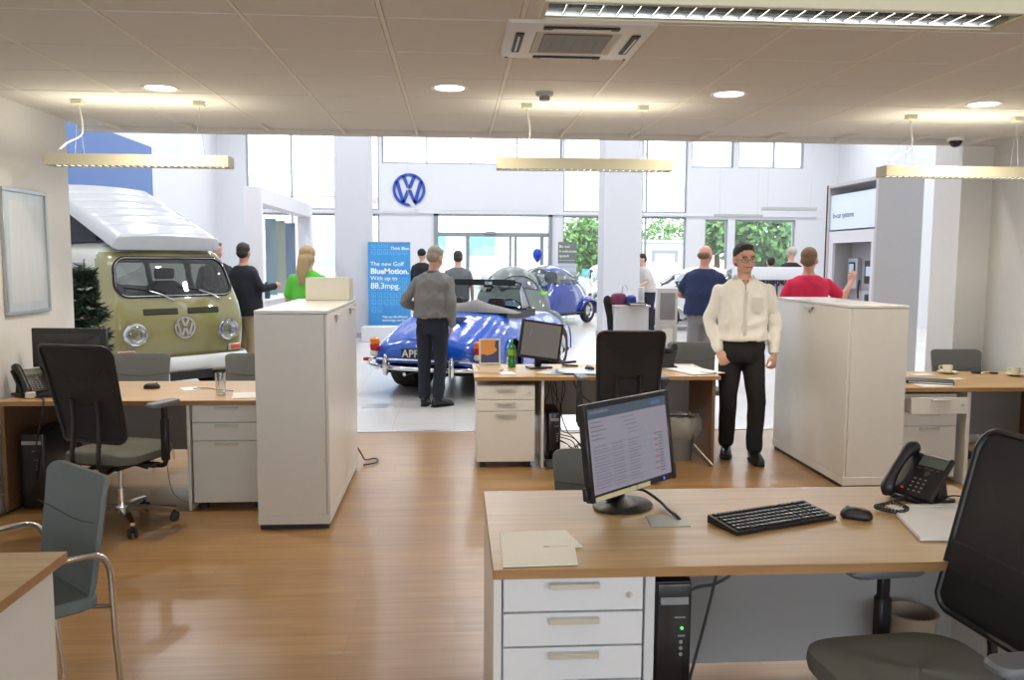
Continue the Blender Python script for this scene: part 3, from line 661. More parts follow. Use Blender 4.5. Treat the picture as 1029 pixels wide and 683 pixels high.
def keyboard(loc, rz, label, tray=.44, slope=1):
    t = empty('keyboard', loc, rz, label, 'keyboard')
    q = MB(); q.rings([[(-tray/2, -.075, 0), (tray/2, -.075, 0), (tray/2, -.075, .012), (-tray/2, -.075, .012)], [(-tray/2, .08, 0), (tray/2, .08, 0), (tray/2, .08, .028), (-tray/2, .08, .028)]]); q.build('keyboard_case', BLACK, t, 20)
    q = MB()
    for r_ in range(6):
        y = -.058+r_*.0235+(.006 if r_ == 5 else 0); z = .012+(y+.075)/.155*.016
        x = -tray/2+.012
        while x < tray/2-.02:
            w_ = .016
            if r_ == 0 and -.09 < x < -.07: w_ = .105
            if abs(x-.075) < .006 or abs(x-.14) < .006: x += .006
            q.box(x, x+w_, y-.008, y+.008, z-.002, z+.006, .0015); x += w_+.0032
    q.build('keycaps', mat('keycap_black', (.02, .02, .022), .35), t)
    return t
keyboard((1.112, 2.822, DZ), R(21), 'black keyboard on the nearest desk, right of the monitor')
def mouse(loc, rz, label):
    t = empty('computer_mouse', loc, rz, label, 'mouse', 'black computer mice')
    q = MB(); q.rings([[(x*f, y*f, z) for x, y in rrect(.062, .11, .029, 6)] for f, z in ((.92, 0), (1, .006), (.98, .016), (.85, .027), (.6, .034), (.3, .037), (.02, .038))], cap=False); b_ = q.build('mouse_body', BLACK, t)
    q = MB(); q.cyl((-.003, .03, .034), (.003, .03, .034), .008); q.build('scroll_wheel', GREYP, b_); return t
mouse((1.425, 2.845, DZ), R(60), 'black mouse on the nearest desk beside the phone')
mouse((-2.10, 5.98, DZ), R(-80), 'black mouse on the left desk past the task chair')
mouse((1.11, 6.86, DZ), R(20), 'black mouse on the middle desk left of the task chair')
def sheets(name, loc, rz, w, h, n, label, cat='paper', m_=None, th=.0006, group=None):
    q = MB()
    for i in range(n):
        a = random.uniform(-.05, .05) if n > 1 else 0; q.box(-w/2, w/2, -h/2, h/2, i*th*1.2, i*th*1.2+th, rot=Matrix.Rotation(a, 3, 'Z'))
    o = q.build(name, m_ or PAPER, None, 0); o.location = loc; o.rotation_euler = (0, 0, rz); return tag(o, label, cat, group)
# folded brochure in the foreground
q = MB(); q.rings([[(x, y, z) for x, y in ((.150, 2.745), (.372, 2.752), (.389, 2.578), (.402, 2.602), (.385, 2.435), (.146, 2.425))] for z in (DZ-.002, DZ+.002)])
q.M = Matrix.Identity(4); o = MB()
o.rings([[(x-.27, y-.59-2, z) for x, y in ((.150, 2.746), (.372, 2.752), (.405, 2.585), (.380, 2.583), (.368, 2.432), (.143, 2.424))] for z in (0, .003)])
o.mi = 1; o.ell((.02, .0, .003), (.012, .009, .0006), 12, 6); o.box(.035, .09, -.003, .003, .003, .0034)
q.bm.free(); b_ = o.build('brochure', [mat('cream_paper', (.88, .86, .77), .7), mat('faint_print', (.55, .54, .5), .7)], None, 20); b_.location = (.27, 2.59, DZ); tag(b_, 'cream folded brochure lying on the left end of the nearest desk', 'brochure')
t = empty('notepad', (1.69, 2.77, DZ), R(0), 'white notepad on the nearest desk in front of the phone', 'notepad')
q = MB(); q.rings([[(x-1.69, y-2.77, z) for x, y in ((1.604, 2.959), (1.861, 2.965), (1.797, 2.575), (1.518, 2.593))] for z in (0, .012)]); pb = q.build('page_block', mat('page_white', (.84, .85, .88), .8), t)
q = MB(); q.box(-.105, .10, .155, .182, .012, .0145, .001, rot=Matrix.Rotation(R(1), 3, 'Z')); q.build('binding_strip', PAPER, t)
def phone(loc, rz, label):
    t = empty('desk_phone', loc, rz, label, 'telephone', 'black desk phones')
    Mx = Matrix.Rotation(R(48), 4, 'X')
    q = MB(); q.box(-.09, .11, -.06, .10, 0, .018, .006, 2); q.prism([(.02, .015), (.09, .015), (.06, .13), (.05, .13)], -.06, .08, 'X'); q.build('base', BLACK, t)
    q = MB(); q.M = Matrix.Translation((0, -.055, .018)) @ Mx
    q.box(-.095, .115, 0, .205, 0, .022, .007, 2); bd = q.build('body', BLACK, t)
    q = MB(); q.M = Matrix.Translation((0, -.055, .018)) @ Mx
    q.box(-.015, .102, .145, .190, .022, .0235); q.mi = 1; q.box(-.015, .102, .193, .205, .020, .027, .002); q.build('display', [mat('phone_lcd', (.12, .14, .12), .2), mat('phone_trim', (.45, .46, .45), .35)], bd)
    q = MB(); q.M = Matrix.Translation((0, -.055, .018)) @ Mx
    for i in range(4):
        for j in range(3): q.box(-.002+j*.024, .014+j*.024, .018+i*.019, .029+i*.019, .022, .026, .002)
    for i in range(4): q.box(-.012+i*.028, .008+i*.028, .128, .137, .022, .026, .002)
    q.cyl((.045, .11, .022), (.045, .11, .027), .013)
    q.mi = 1; q.box(-.035, -.02, .022, .033, .022, .026, .002)
    q.mi = 2
    for i in range(4):
        for j in range(3): q.box(.003+j*.024, .009+j*.024, .022+i*.019, .025+i*.019, .026, .0264)
    q.build('keypad', [mat('phone_key', (.05, .05, .055), .4), mat('red_key', (.6, .05, .03), .4), mat('key_print', (.5, .5, .5), .5)], bd)
    q = MB(); q.M = Matrix.Translation((0, -.055, .018)) @ Mx; x = -.065
    q.tube([(x, -.015, .028), (x, .0, .050), (x, .06, .062), (x, .13, .062), (x, .195, .052), (x, .215, .030)], [.026, .028, .02, .02, .028, .027], 12, 6); q.build('handset', BLACK, t)
    return t
p1 = phone((1.765, 3.06, DZ), R(-66), 'black desk phone with its handset on the nearest desk'); p1.scale = (.93, .93, .93)
dup(p1, (-2.78, 5.70, DZ), R(52), 'black desk phone against the wall on the left desk')
p3 = dup(p1, (4.62, 6.27, DZ), R(12), 'black desk phone at the right edge of the far right desk')
p4 = dup(p1, (1.80, 7.08, DZ), R(178), 'desk phone behind the task chair on the middle desk')
def cable(name, pts, r, label, m_=None, sm=8, cat='cable', group=None):
    q = MB(); q.tube(pts, r, 8, sm); return tag(q.build(name, m_ or BLACK, None), label, cat, group)
# coiled handset cord
pts = []
base = catmull([(1.70, 3.02, DZ+.022), (1.66, 2.99, DZ+.02), (1.585, 2.95, DZ+.016), (1.54, 2.93, DZ+.014), (1.56, 2.885, DZ+.014), (1.60, 2.86, DZ+.014), (1.64, 2.90, DZ+.016), (1.625, 2.95, DZ+.018)], 24)
for i, p in enumerate(base): a = i*1.15; pts.append(p+Vector((math.cos(a)*.007, 0, math.sin(a)*.007)))
cable('handset_cord', pts, .0028, 'coiled black phone cord looping beside the mouse on the nearest desk', sm=0)
cable('phone_lead', [(1.87, 3.05, DZ+.012), (1.93, 3.06, DZ+.012), (1.98, 3.02, DZ+.005), (2.01, 2.97, DZ+.004)], .003, 'thin black lead running from the near phone to the desk edge')
cable('monitor_cable', [(.665, 3.08, DZ+.05), (.715, 3.09, DZ+.04), (.76, 3.03, DZ+.016), (.772, 2.95, DZ+.008), (.785, 2.88, DZ+.006), (.79, 2.855, DZ-.0)], .0055, 'thick black monitor cable going into the flap of the nearest desk')
def pc_tower(loc, rz, label, w=.10, h=.38, d=.40, led=True):
    t = empty('computer_tower', loc, rz, label, 'computer', 'black computer towers under the desks')
    q = MB(); q.box(-w/2, w/2, -d/2, d/2, 0.012, h, .006, 2); q.build('case', BLACK, t)
    q = MB(); q.box(-w/2+.004, w/2-.004, -d/2-.012, -d/2+.001, .016, h-.004, .005, 2); fp = q.build('front_panel', mat('glossy_black', (.008, .008, .01), .2), t)
    q = MB(); q.box(-w/2+.012, w/2-.014, -d/2-.016, -d/2-.012, h-.07, h-.045, .003); q.build('disc_tray', GREYP, fp)
    q = MB()
    q.box(.0, .034, -d/2-.0155, -d/2-.012, h-.112, h-.108); q.box(.012, .034, -d/2-.0155, -d/2-.012, h-.172, h-.167)
    for i in range(3): q.cyl((.022, -d/2-.014, h-.19-i*.02), (.022, -d/2-.012, h-.19-i*.02), .006)
    q.build('port_strip', GREYP, fp)
    if led: q = MB(); q.cyl((.024, -d/2-.016, h-.145), (.024, -d/2-.012, h-.145), .005); q.build('power_light', mat('led_green', (.02, .05, .02), .3, emit=(.1, .8, .1), es=1.5), fp)
    q = MB(); 
    for sx in (-1, 1):
        for sy in (-1, 1): q.cyl((sx*w*.35, sy*d*.38, 0), (sx*w*.35, sy*d*.38, .014), .01)
    q.build('rubber_foot', RUBBER, t); return t
# the near tower hangs on a carrier under the desk
t = pc_tower((.682, 2.72, .245), 0, 'black computer tower with a green light hung under the nearest desk', w=.115, h=.40, d=.42)
q = MB(); q.box(-.062, .062, -.15, .15, -.006, .008, .002); q.box(-.068, -.060, -.15, .15, -.006, .452); q.box(.060, .068, -.15, .15, -.006, .452); q.build('carrier_bracket', BLACK, t)
pc_tower((.80, 6.86, 0), 0, 'black computer tower among cables under the middle desk', w=.10, h=.42, d=.40, led=False)
pc_tower((-2.72, 5.78, 0), 0, 'black computer tower under the left desk by the wall', w=.15, h=.50, d=.42, led=False)
def bin_(loc, label, m_=None, liner=False, h=.29, r=.125):
    t = empty('waste_bin', loc, 0, label, 'bin')
    q = MB(); q.lathe([(0, 0), (r*.78, 0), (r*.80, .005), (r, h), (r+.006, h), (r+.006, h+.008), (r-.004, h+.008), (r-.006, h), (r*.76, .01), (0, .01)], seg=32, cap=False); q.build('bin_body', m_ or mat('bin_grey', (.22, .23, .23), .5), t)
    if liner:
        b = MB(); n = 40; rs = []
        for z, rr in ((h-.02, r+.0), (h+.02, r+.012), (h+.03, r+.022), (h+.0, r+.040), (h-.05, r+.050), (h-.11, r+.040), (h-.15, r+.008), (h-.155, r-.008)):
            rs.append([(rr*(1+.035*math.sin(k*2.1+z*50)+.03*math.sin(k*.9+z*20))*math.cos(2*PI*k/n), rr*(1+.035*math.sin(k*2.1+z*50)+.03*math.sin(k*.9+z*20))*math.sin(2*PI*k/n), z+.008*math.sin(k*1.7)) for k in range(n)])
        b.rings(rs, cap=False); b.build('bin_liner', mat('clear_liner', (.65, .65, .62), .12, alpha=.32, noise_amt=.25, noise_scale=30), t)
    return t
bin_((1.86, 6.80, 0), 'grey waste bin with a clear crumpled liner under the middle desk', liner=True, h=.34, r=.13)
bin_((1.735, 3.00, 0), 'beige-rimmed waste bin under the right end of the nearest desk', mat('bin_beige', (.33, .26, .20), .5), h=.31, r=.092)
# umbrella-like rod leaning by the middle desk panel: aluminium floor rod
cable('metal_rod', [(1.93, 6.62, .16), (2.055, 6.50, .012)], .007, 'thin pale metal rod leaning between the bin and the middle desk panel', ALU, 0, 'rod')
# middle desk small things
def can_bottle(loc, label, s=1):
    t = empty('drink_bottle', loc, 0, label, 'bottle', 'green plastic drink bottles')
    G = mat('green_bottle', (.015, .22, .05), .15); 
    q = MB(); q.lathe([(0, 0), (.03*s, 0), (.034*s, .006), (.034*s, .05), (.026*s, .075), (.030*s, .09)], seg=20); q.mi = 0
    q.lathe([(.030*s, .09), (.034*s, .095), (.034*s, .16), (.030*s, .17), (.012*s, .2), (.012*s, .21), (0, .21)], seg=20); b_ = q.build('bottle_body', [G], t)
    q = MB(); q.lathe([(.0345*s, .10), (.0347*s, .155)], seg=20, cap=False); q.build('bottle_label', mat('lime_label', (.20, .42, .04), .4, noise_amt=.8, noise_scale=30), b_)
    q = MB(); q.lathe([(.013*s, .208), (.013*s, .225), (0, .225)], seg=16, cap=True); q.build('cap', mat('cap_green', (.02, .4, .08), .4), t); return t
bt = can_bottle((.483, 7.10, DZ), 'green bottle with a yellow-green label on the middle desk beside the monitor')
dup(bt, (-2.82, 5.98, DZ), 0, 'green bottle behind the black monitor on the left desk')
t = empty('picture_frame', (.295, 7.02, DZ+.032), R(4), 'small white-framed orange and navy picture on the middle desk', 'picture')
Mx = Matrix.Rotation(R(-8), 4, 'X'); w_, h_ = .18, .215
q = MB(); q.M = Mx
for a in ((-w_/2, -w_/2+.014, 0, h_), (w_/2-.014, w_/2, 0, h_), (-w_/2+.014, w_/2-.014, 0, .014), (-w_/2+.014, w_/2-.014, h_-.014, h_)): q.box(a[0], a[1], -.008, .008, a[2], a[3], .002)
q.build('frame_border', mat('frame_cream', (.62, .60, .54), .4), t)
q = MB(); q.M = Mx; q.box(-w_/2+.012, w_/2-.012, -.003, .003, .012, h_-.012)
q.mi = 1; q.prism([(-.078, .2), (.05, .2), (.040, .15), (.062, .12), (.03, .09), (-.02, .075), (-.05, .085), (-.078, .08)], -.0045, -.003, 'Y'); q.build('picture_print', [mat('navy_print', (.03, .03, .12), .4), mat('orange_print', (.62, .24, .02), .4)], t)
q = MB(); q.box(-.03, .03, .0, .07, -.002, .004); q.build('strut', BLACK, t)
BK = [((.27, 6.86, DZ), R(-3), .21, .30, .015, (.60, .36, .24), 'salmon-coloured book lying under the small picture, lowest of the pair'), ((.29, 6.93, DZ+.015), R(4), .20, .28, .015, (.56, .43, .25), 'tan book lying under the small picture, upper of the pair')]
for l_, rz, a, b_, h_, c_, lb in BK:
    t = empty('book', l_, rz, lb, 'book', 'pair of books on the middle desk'); q = MB(); q.box(-a/2, a/2, -b_/2, b_/2, 0, .002); q.box(-a/2, a/2, -b_/2, b_/2, h_-.002, h_); q.box(-a/2, -a/2+.002, -b_/2, b_/2, .002, h_-.002); q.build('cover', mat('book_cover_%d' % int(c_[1]*100), c_, .5), t)
    q = MB(); q.box(-a/2+.002, a/2-.003, -b_/2+.003, b_/2-.003, .002, h_-.002); q.build('page_block', PAPER, t)
sheets('paper_sheet', (.42, 6.70, DZ), R(8), .12, .17, 3, 'small loose white papers in front of the green bottle on the middle desk')
sheets('paper_sheet', (.80, 6.76, DZ), R(-25), .21, .297, 6, 'loose papers fanned in front of the small square monitor', m_=mat('paper_cream', (.66, .62, .54), .7))
t = empty('magazine', (.985, 6.73, DZ), R(-12), 'open blue-grey magazine lying on the middle desk left of the task chair', 'magazine')
q = MB(); q.rings([[(x, y, .003+.012*(1-abs(x)/.21)**.5*(1 if True else 0)) for x in [i*.03-.21 for i in range(15)]] for y in (-.14, .14)], cap=False, closed=False); q.rings([[(x, y, 0.0) for x in (-.21, .21)] for y in (-.14, .14)], cap=False, closed=False)
q.build('pages', mat('magazine_page', (.42, .48, .56), .25, noise_amt=.35, noise_scale=12), t)
q = MB(); q.box(-.17, -.05, -.09, .05, .0135, .0142, rot=Matrix.Rotation(R(4), 3, 'Y')); q.build('page_photo', mat('magazine_photo', (.12, .2, .32), .3), t)
sheets('paper_sheet', (1.97, 6.80, DZ), R(20), .30, .42, 8, 'large white sheets at the right end of the middle desk'); sheets('paper_sheet', (1.90, 7.05, DZ), R(-30), .21, .297, 2, 'white sheet behind the large ones near the grey chair on the middle desk')
t = empty('stapler', (.99, 7.16, DZ), R(-20), 'small black stapler at the back of the middle desk', 'stapler')
q = MB(); q.box(-.07, .07, -.02, .02, 0, .012, .004); q.build('base', BLACK, t); q = MB(); q.M = Matrix.Rotation(R(-7), 4, 'Y'); q.box(-.072, .06, -.017, .017, .022, .042, .007); q.build('arm', BLACK, t)
t = empty('pen', (2.03, 6.62, DZ+.0075), R(-35), 'black pen on the white sheets at the front edge of the middle desk', 'pen')
q = MB(); q.cyl((-.06, 0, .004), (.05, 0, .004), .004, seg=10); q.build('barrel', LGREY, t); q = MB(); q.cyl((.05, 0, .004), (.072, 0, .004), .0045, .003, seg=10); q.build('cap', BLACK, t)
# cables under the middle desk
rnd = random.Random(3)
for k in range(7):
    x = .74+.03*k+rnd.uniform(-.01, .01); pts = [(x, 7.10, .70), (x+rnd.uniform(-.02, .05), 7.07, .55), (x+rnd.uniform(-.04, .06), 7.04, .38), (x+rnd.uniform(-.05, .08), 6.98, .20), (x+.1+rnd.uniform(-.1, .1), 6.9, .07+.02*k), (x+.16+rnd.uniform(-.1, .1), 6.80+.02*k, .016)]
    cable('power_cable', pts, .004, 'one of the black cables hanging in a tangle under the middle desk', group='cables hanging under the middle desk')
for k in range(3):
    c0 = (1.03+.05*k, 6.80+.05*k); pts = [(c0[0]+.09*math.cos(a*1.0)*(1+.2*math.sin(a*1.7+k)), c0[1]+.08*math.sin(a), .03+.03*math.sin(a*2.3+k)+.04) for a in [i*.6 for i in range(16)]]
    cable('coiled_cable', pts, .004, 'one of the coiled black cables on the floor under the middle desk', group='coiled cables on the floor', sm=4)
cable('power_cable', [(1.0, 7.1, .70), (1.03, 7.0, .55), (1.2, 6.98, .42), (1.5, 7.02, .40), (1.75, 7.0, .55), (1.85, 7.0, .69)], .004, 'black cable sagging beneath the middle desk behind the task chair')
t = empty('cable_box', (.86, 6.57, 0), R(5), 'flat clear tray of cables on the floor beside the middle desk drawers', 'tray')
q = MB(); q.box(-.14, .14, -.07, .07, 0, .012, .003); q.build('tray_base', mat('tray_dark', (.05, .05, .055), .3), t)
q = MB()
for a in ((-.14, .14, -.07, -.066), (-.14, .14, .066, .07), (-.14, -.136, -.066, .066), (.136, .14, -.066, .066)): q.box(*a, .012, .045)
q.build('tray_rim', mat('tray_grey', (.12, .12, .13), .3), t)
# cables under the near desk
cable('power_cable', [(.80, 3.05, .69), (.86, 3.05, .66), (1.00, 3.05, .58), (1.05, 3.05, .47), (.99, 3.05, .42), (.90, 3.05, .40), (.80, 3.03, .33), (.79, 2.96, .20), (.82, 2.9, .02)], .006, 'black cable looping out behind the nearest computer tower', sm=8)
cable('power_cable', [(1.05, 3.06, .695), (1.03, 3.06, .60), (.99, 3.05, .45), (.95, 3.03, .30), (.90, 3.0, .14), (.85, 2.95, .02)], .006, 'black cable hanging straight down under the nearest desk')
cable('power_cable', [(.78, 2.93, .69), (.775, 2.92, .55), (.79, 2.90, .42), (.82, 2.88, .26), (.84, 2.86, .1), (.86, 2.84, .01)], .006, 'black cable beside the green-lit computer tower')
# left desk
q = MB(); q.lathe([(0, 0), (.029, 0), (.030, .008), (.037, .148), (.0355, .148), (.0285, .012), (0, .010)], seg=28, cap=False); o = q.build('water_glass', glass_mat('clear_glass', (.93, .95, .95), .12), None); o.location = (-1.55, 5.68, DZ); tag(o, 'clear empty drinking glass on the left desk', 'glass')
sheets('paper_sheet', (-1.36, 5.66, DZ), R(10), .21, .25, 2, 'white sheet on the left desk cut off by the tall cabinet'); sheets('paper_sheet', (-1.83, 5.95, DZ), R(30), .11, .16, 1, 'small white sheet in the middle of the left desk')
keyboard((-2.50, 5.66, DZ), R(-4), 'dark keyboard on the left desk in front of the black monitor', tray=.38)
cable('power_cable', [(-1.80, 5.92, DZ+.006), (-1.70, 5.93, DZ+.006), (-1.62, 5.86, DZ+.006), (-1.50, 5.80, DZ+.006)], .003, 'thin dark cable across the left desk behind the glass')
cable('power_cable', [(-2.8, 5.60, DZ+.012), (-2.68, 5.57, DZ+.006), (-2.60, 5.49, DZ+.006), (-2.585, 5.452, .72), (-2.60, 5.44, .60), (-2.66, 5.5, .45), (-2.70, 5.54, .2)], .005, 'black cable hanging over the front edge of the left desk')
cable('power_cable', [(-1.97, 5.9, .5), (-1.96, 5.82, .25), (-1.9, 5.75, .05), (-1.72, 5.62, .012), (-1.6+.0-.14, 5.75, .08), (-1.745, 5.85, .3)], .003, 'thin grey cable drooping under the left desk beside the drawers', GREYP)
cable('power_cable', [(-2.6, 6.15, .69), (-2.55, 6.1, .45), (-2.6, 6.0, .2), (-2.75, 5.85, .03), (-2.85, 5.4, .015), (-2.8, 4.9, .012)], .006, 'black cable running along the floor by the left wall')
t = empty('cube_adapter', (-2.63, 5.70, DZ), R(12), 'small cream plug block at the foot of the black monitor on the left desk', 'adapter') if False else None
q = MB(); q.box(-.028, .028, -.018, .018, 0, .04, .004); o = q.build('plug_block', mat('box_cream', (.58, .57, .50), .45), None); o.location = (-2.72, 5.555+.02, DZ); o.rotation_euler = (0, 0, .2); tag(o, 'small cream plug block on the left desk beside the phone', 'plug')
# floor cable by the left cabinet
cable('floor_cable', [(-.765+.0, 6.62, .16), (-.74, 6.66, .10), (-.72, 6.78, .02), (-.66, 6.86, .012), (-.62, 6.80, .012), (-.64, 6.70, .012), (-.72, 6.64, .012)], .006, 'black cable loop on the floor at the far end of the left cabinet')
# right desk
CUP = mat('cream_china', (.72, .70, .56), .25)
def cup(loc, label, rz=0):
    t = empty('saucer', loc, rz, 'white saucer under the '+label, 'saucer', 'saucers on the right desk'); q = MB(); q.lathe([(0, 0), (.035, 0), (.05, .008), (.078, .016), (.078, .018), (.05, .011), (0, .006)], seg=32, cap=False); q.build('dish', CUP, t)
    q = MB(); q.lathe([(.024, .011), (.026, .0105), (.024, .006)], cap=False); q.build('well_ring', CUP, t)
    c = empty('coffee_cup', (loc[0], loc[1], loc[2]+.007), rz, label, 'cup', 'coffee cups on the right desk'); q = MB(); q.lathe([(0, 0), (.026, 0), (.036, .012), (.039, .06), (.0365, .06), (.034, .014), (0, .008)], seg=28, cap=False); q.build('bowl', CUP, c)
    q = MB(); q.tube([(.037, 0, .052), (.058, 0, .050), (.062, 0, .030), (.036, 0, .018)], .004, 8, 6); q.build('handle', CUP, c)
cup((4.03, 6.62, DZ), 'cream coffee cup left of the keys on the far right desk', 2.6); cup((4.50, 6.46, DZ), 'cream coffee cup near the picture edge on the far right desk', 2.8)
t = empty('key_bunch', (4.31, 6.60, DZ), R(-10), 'black bunch of car keys between the two coffee cups', 'keys')
q = MB(); q.box(-.08, -.01, -.02, .02, 0, .018, .006, 2); q.build('key_fob', BLACK, t); q = MB(); q.tube([(.0+.02*math.cos(a), .02*math.sin(a), .006) for a in [i*PI/6 for i in range(12)]], .0025, 6, 0, True); q.build('key_ring', ALU, t); q = MB(); q.box(.02, .09, -.006, .006, .002, .006); q.box(.06, .12, -.022, .01, .0, .014, .004); q.build('key_blade', BLACK, t)
t = empty('closed_folder', (3.57, 6.10, DZ), R(-28), 'black leather folder on the far right desk beside the tall cabinet', 'folder')
q = MB(); q.box(-.15, .17, -.10, .10, 0, .006, .002); q.box(-.15, .17, -.10, .10, .016, .022, .002); q.build('cover', BLACK, t); q = MB(); q.box(-.145, .16, -.095, .095, .006, .016); q.build('page_block', PAPER, t); q = MB(); q.cyl((-.15, -.10, .011), (-.15, .10, .011), .011); q.build('spine', BLACK, t)
sheets('paper_sheet', (3.53, 5.97, DZ), R(5), .25, .16, 2, 'white sheet in front of the black folder on the far right desk'); sheets('paper_sheet', (3.90, 6.30, DZ), R(10), .14, .08, 1, 'small pale slip lying in front of the left coffee cup')
sheets('paper_sheet', (3.78, 6.55, DZ), R(10), .17, .10, 1, 'pale slip left of the cups beside the right cabinet')
cable('power_cable', [(3.92, 6.2, .69), (3.90, 6.2, .5), (3.88, 6.2, .3), (3.83, 6.22, .22), (3.9, 6.25, .17)], .005, 'black cable hanging beneath the far right desk')
t = empty('cable_shelf', (3.93, 6.22, 0), 0, 'low dark box with cables under the far right desk', 'box'); q = MB(); q.box(-.14, .14, -.12, .12, .14, .155, .003); q.build('lid', BLACK, t); q = MB(); q.box(-.13, .13, -.11, .11, 0, .14, .004); q.build('box_body', mat('box_grey', (.30, .29, .25), .6), t)
# plant between wall and van
t = empty('potted_conifer', (-3.27, 7.75, 0), 0, 'dark green conifer in a pot behind the left wall beside the camper van', 'plant')
q = MB(); q.lathe([(0, 0), (.15, 0), (.19, .34), (.20, .34), (.20, .37), (.17, .37), (.16, .32), (0, .32)], seg=28, cap=False); q.build('pot', mat('pot_grey', (.15, .15, .15), .6), t)
q = MB(); q.tube([(0, 0, .3), (.01, 0, .8), (-.01, .01, 1.2), (0, 0, 1.62)], [.016, .012, .008, .004], 8, 6); q.build('trunk', mat('bark', (.10, .06, .03), .9), t)
q = MB(); rr = random.Random(5)
for lv in range(13):
    z = .45+lv*.088; L_ = .30-.020*lv
    for k in range(7):
        a = k*2*PI/7+lv*.5+rr.uniform(-.2, .2); d = Vector((math.cos(a), math.sin(a), 0)); n_ = Vector((-d.y, d.x, 0)); L2 = L_*rr.uniform(.6, 1.25); tip = d*L2+Vector((0, 0, z+rr.uniform(-.05, .08)))
        pts = [Vector((0, 0, z)), d*L2*.5+Vector((0, 0, z-.02)), tip]; q.tube(pts, [.005, .004, .002], 5, 3)
        for i in range(1, 15):
            u = i/15; p = Vector((0, 0, z)).lerp(tip, u)+Vector((0, 0, -.03*math.sin(u*PI)))
            for s in (-1, 1):
                for e_ in (-.25, .25):
                    tp = p+n_*s*(.085*(1-u*.5))+d*.05+Vector((0, 0, e_*.10+rr.uniform(-.01, .02))); q.tube([p, tp], [.006, .0012], 4)
q.build('needles', mat('conifer_green', (.012, .035, .015), .7), t)
# ------------------------------------------------------------------ vehicles
def interp(K, t):
    """smooth keyed curve: K = [(t, value), ...]"""
    if t <= K[0][0]: return K[0][1]
    for (a, p), (b, q) in zip(K[:-1], K[1:]):
        if t <= b:
            i = K.index((a, p)); p0 = K[i-1][1] if i else p; q1 = K[i+2][1] if i+2 < len(K) else q; s = (t-a)/(b-a)
            m0 = (q-p0)/((b-K[i-1][0]) if i else (b-a))*(b-a); m1 = (q1-p)/((K[i+2][0]-a) if i+2 < len(K) else (b-a))*(b-a)
            return (2*s**3-3*s*s+1)*p+(s**3-2*s*s+s)*m0+(-2*s**3+3*s*s)*q+(s**3-s*s)*m1
    return K[-1][1]
def spow(a, e): return math.copysign(abs(a)**e, a)
def emblem(q, R_, t=.004, w=.13):
    """ring with a V over a W, flat in the xz plane, front face at y=-t (units of R_)"""
    n = 48
    def ringp(r, y): return [Vector((r*math.cos(2*PI*k/n), y, r*math.sin(2*PI*k/n))) for k in range(n)]
    q.rings([ringp(R_*.83, 0), ringp(R_*.83, -t), ringp(R_, -t), ringp(R_, 0)], cap=False)
    def stroke(a, b, wd):
        q.prism([(a[0]*R_-wd*R_/2, a[1]*R_), (a[0]*R_+wd*R_/2, a[1]*R_), (b[0]*R_+wd*R_/2, b[1]*R_), (b[0]*R_-wd*R_/2, b[1]*R_)], -t, 0, 'Y')
    for s in (-1, 1):
        stroke((s*.34, .84), (s*.04, .12), .22)            # V
        stroke((s*.73, .50), (s*.36, -.80), .22)           # W outer
        stroke((s*.34, -.80), (s*.05, -.02), .21)          # W inner
    q.prism([(-.09*R_, .08*R_), (.09*R_, .08*R_), (.05*R_, .16*R_), (-.05*R_, .16*R_)], -t, 0, 'Y')
TYRE = mat('tyre_rubber', (.015, .015, .016), .75)
def wheel(parent, c, r=.31, w=.15, style='steel', name='wheel', col=None):
    x, y, z = c; s = 1 if x > 0 else -1
    q = MB(); rot = Matrix.Translation(c) @ Matrix.Rotation(s*PI/2, 4, 'Y')
    q.lathe([(r*.62, -w/2), (r*.90, -w/2), (r, -w*.32), (r, w*.32), (r*.90, w/2), (r*.64, w/2), (r*.62, w*.3)], seg=36, mm=rot, cap=False); t = q.build(name, TYRE, parent)
    q = MB(); q.lathe([(0, w*.30), (r*.12, w*.36), (r*.30, w*.30), (r*.40, w*.16), (r*.52, w*.16), (r*.60, w*.38), (r*.66, w*.46), (r*.66, w*.40), (r*.62, 0), (0, -.02)], seg=32, mm=rot, cap=False)
    if style == 'alloy':
        q.mi = 1
        for k in range(8):
            a = k*PI/4; d = Vector((math.cos(a), math.sin(a), 0)); q.cyl(rot @ (d*r*.48+Vector((0, 0, w*.14))), rot @ (d*r*.48+Vector((0, 0, w*.24))), r*.09, seg=12)
    q.build('rim', [col or mat('rim_silver', (.55, .55, .55), .25, .85), DARKG], t)
    if style == 'steel': q = MB(); q.lathe([(0, w*.46), (r*.2, w*.44), (r*.3, w*.36), (r*.3, w*.30)], seg=28, mm=rot, cap=False); q.build('hub_cap', CHROME, t)
    return t
GLASSD = glass_mat('car_glass', (.62, .68, .66), .06)
VANG = glass_mat('van_glass', (.50, .50, .46), .04)
BLUEP = mat('blue_car_paint', (.006, .080, .46), .2, .0, .5, coat=.6)
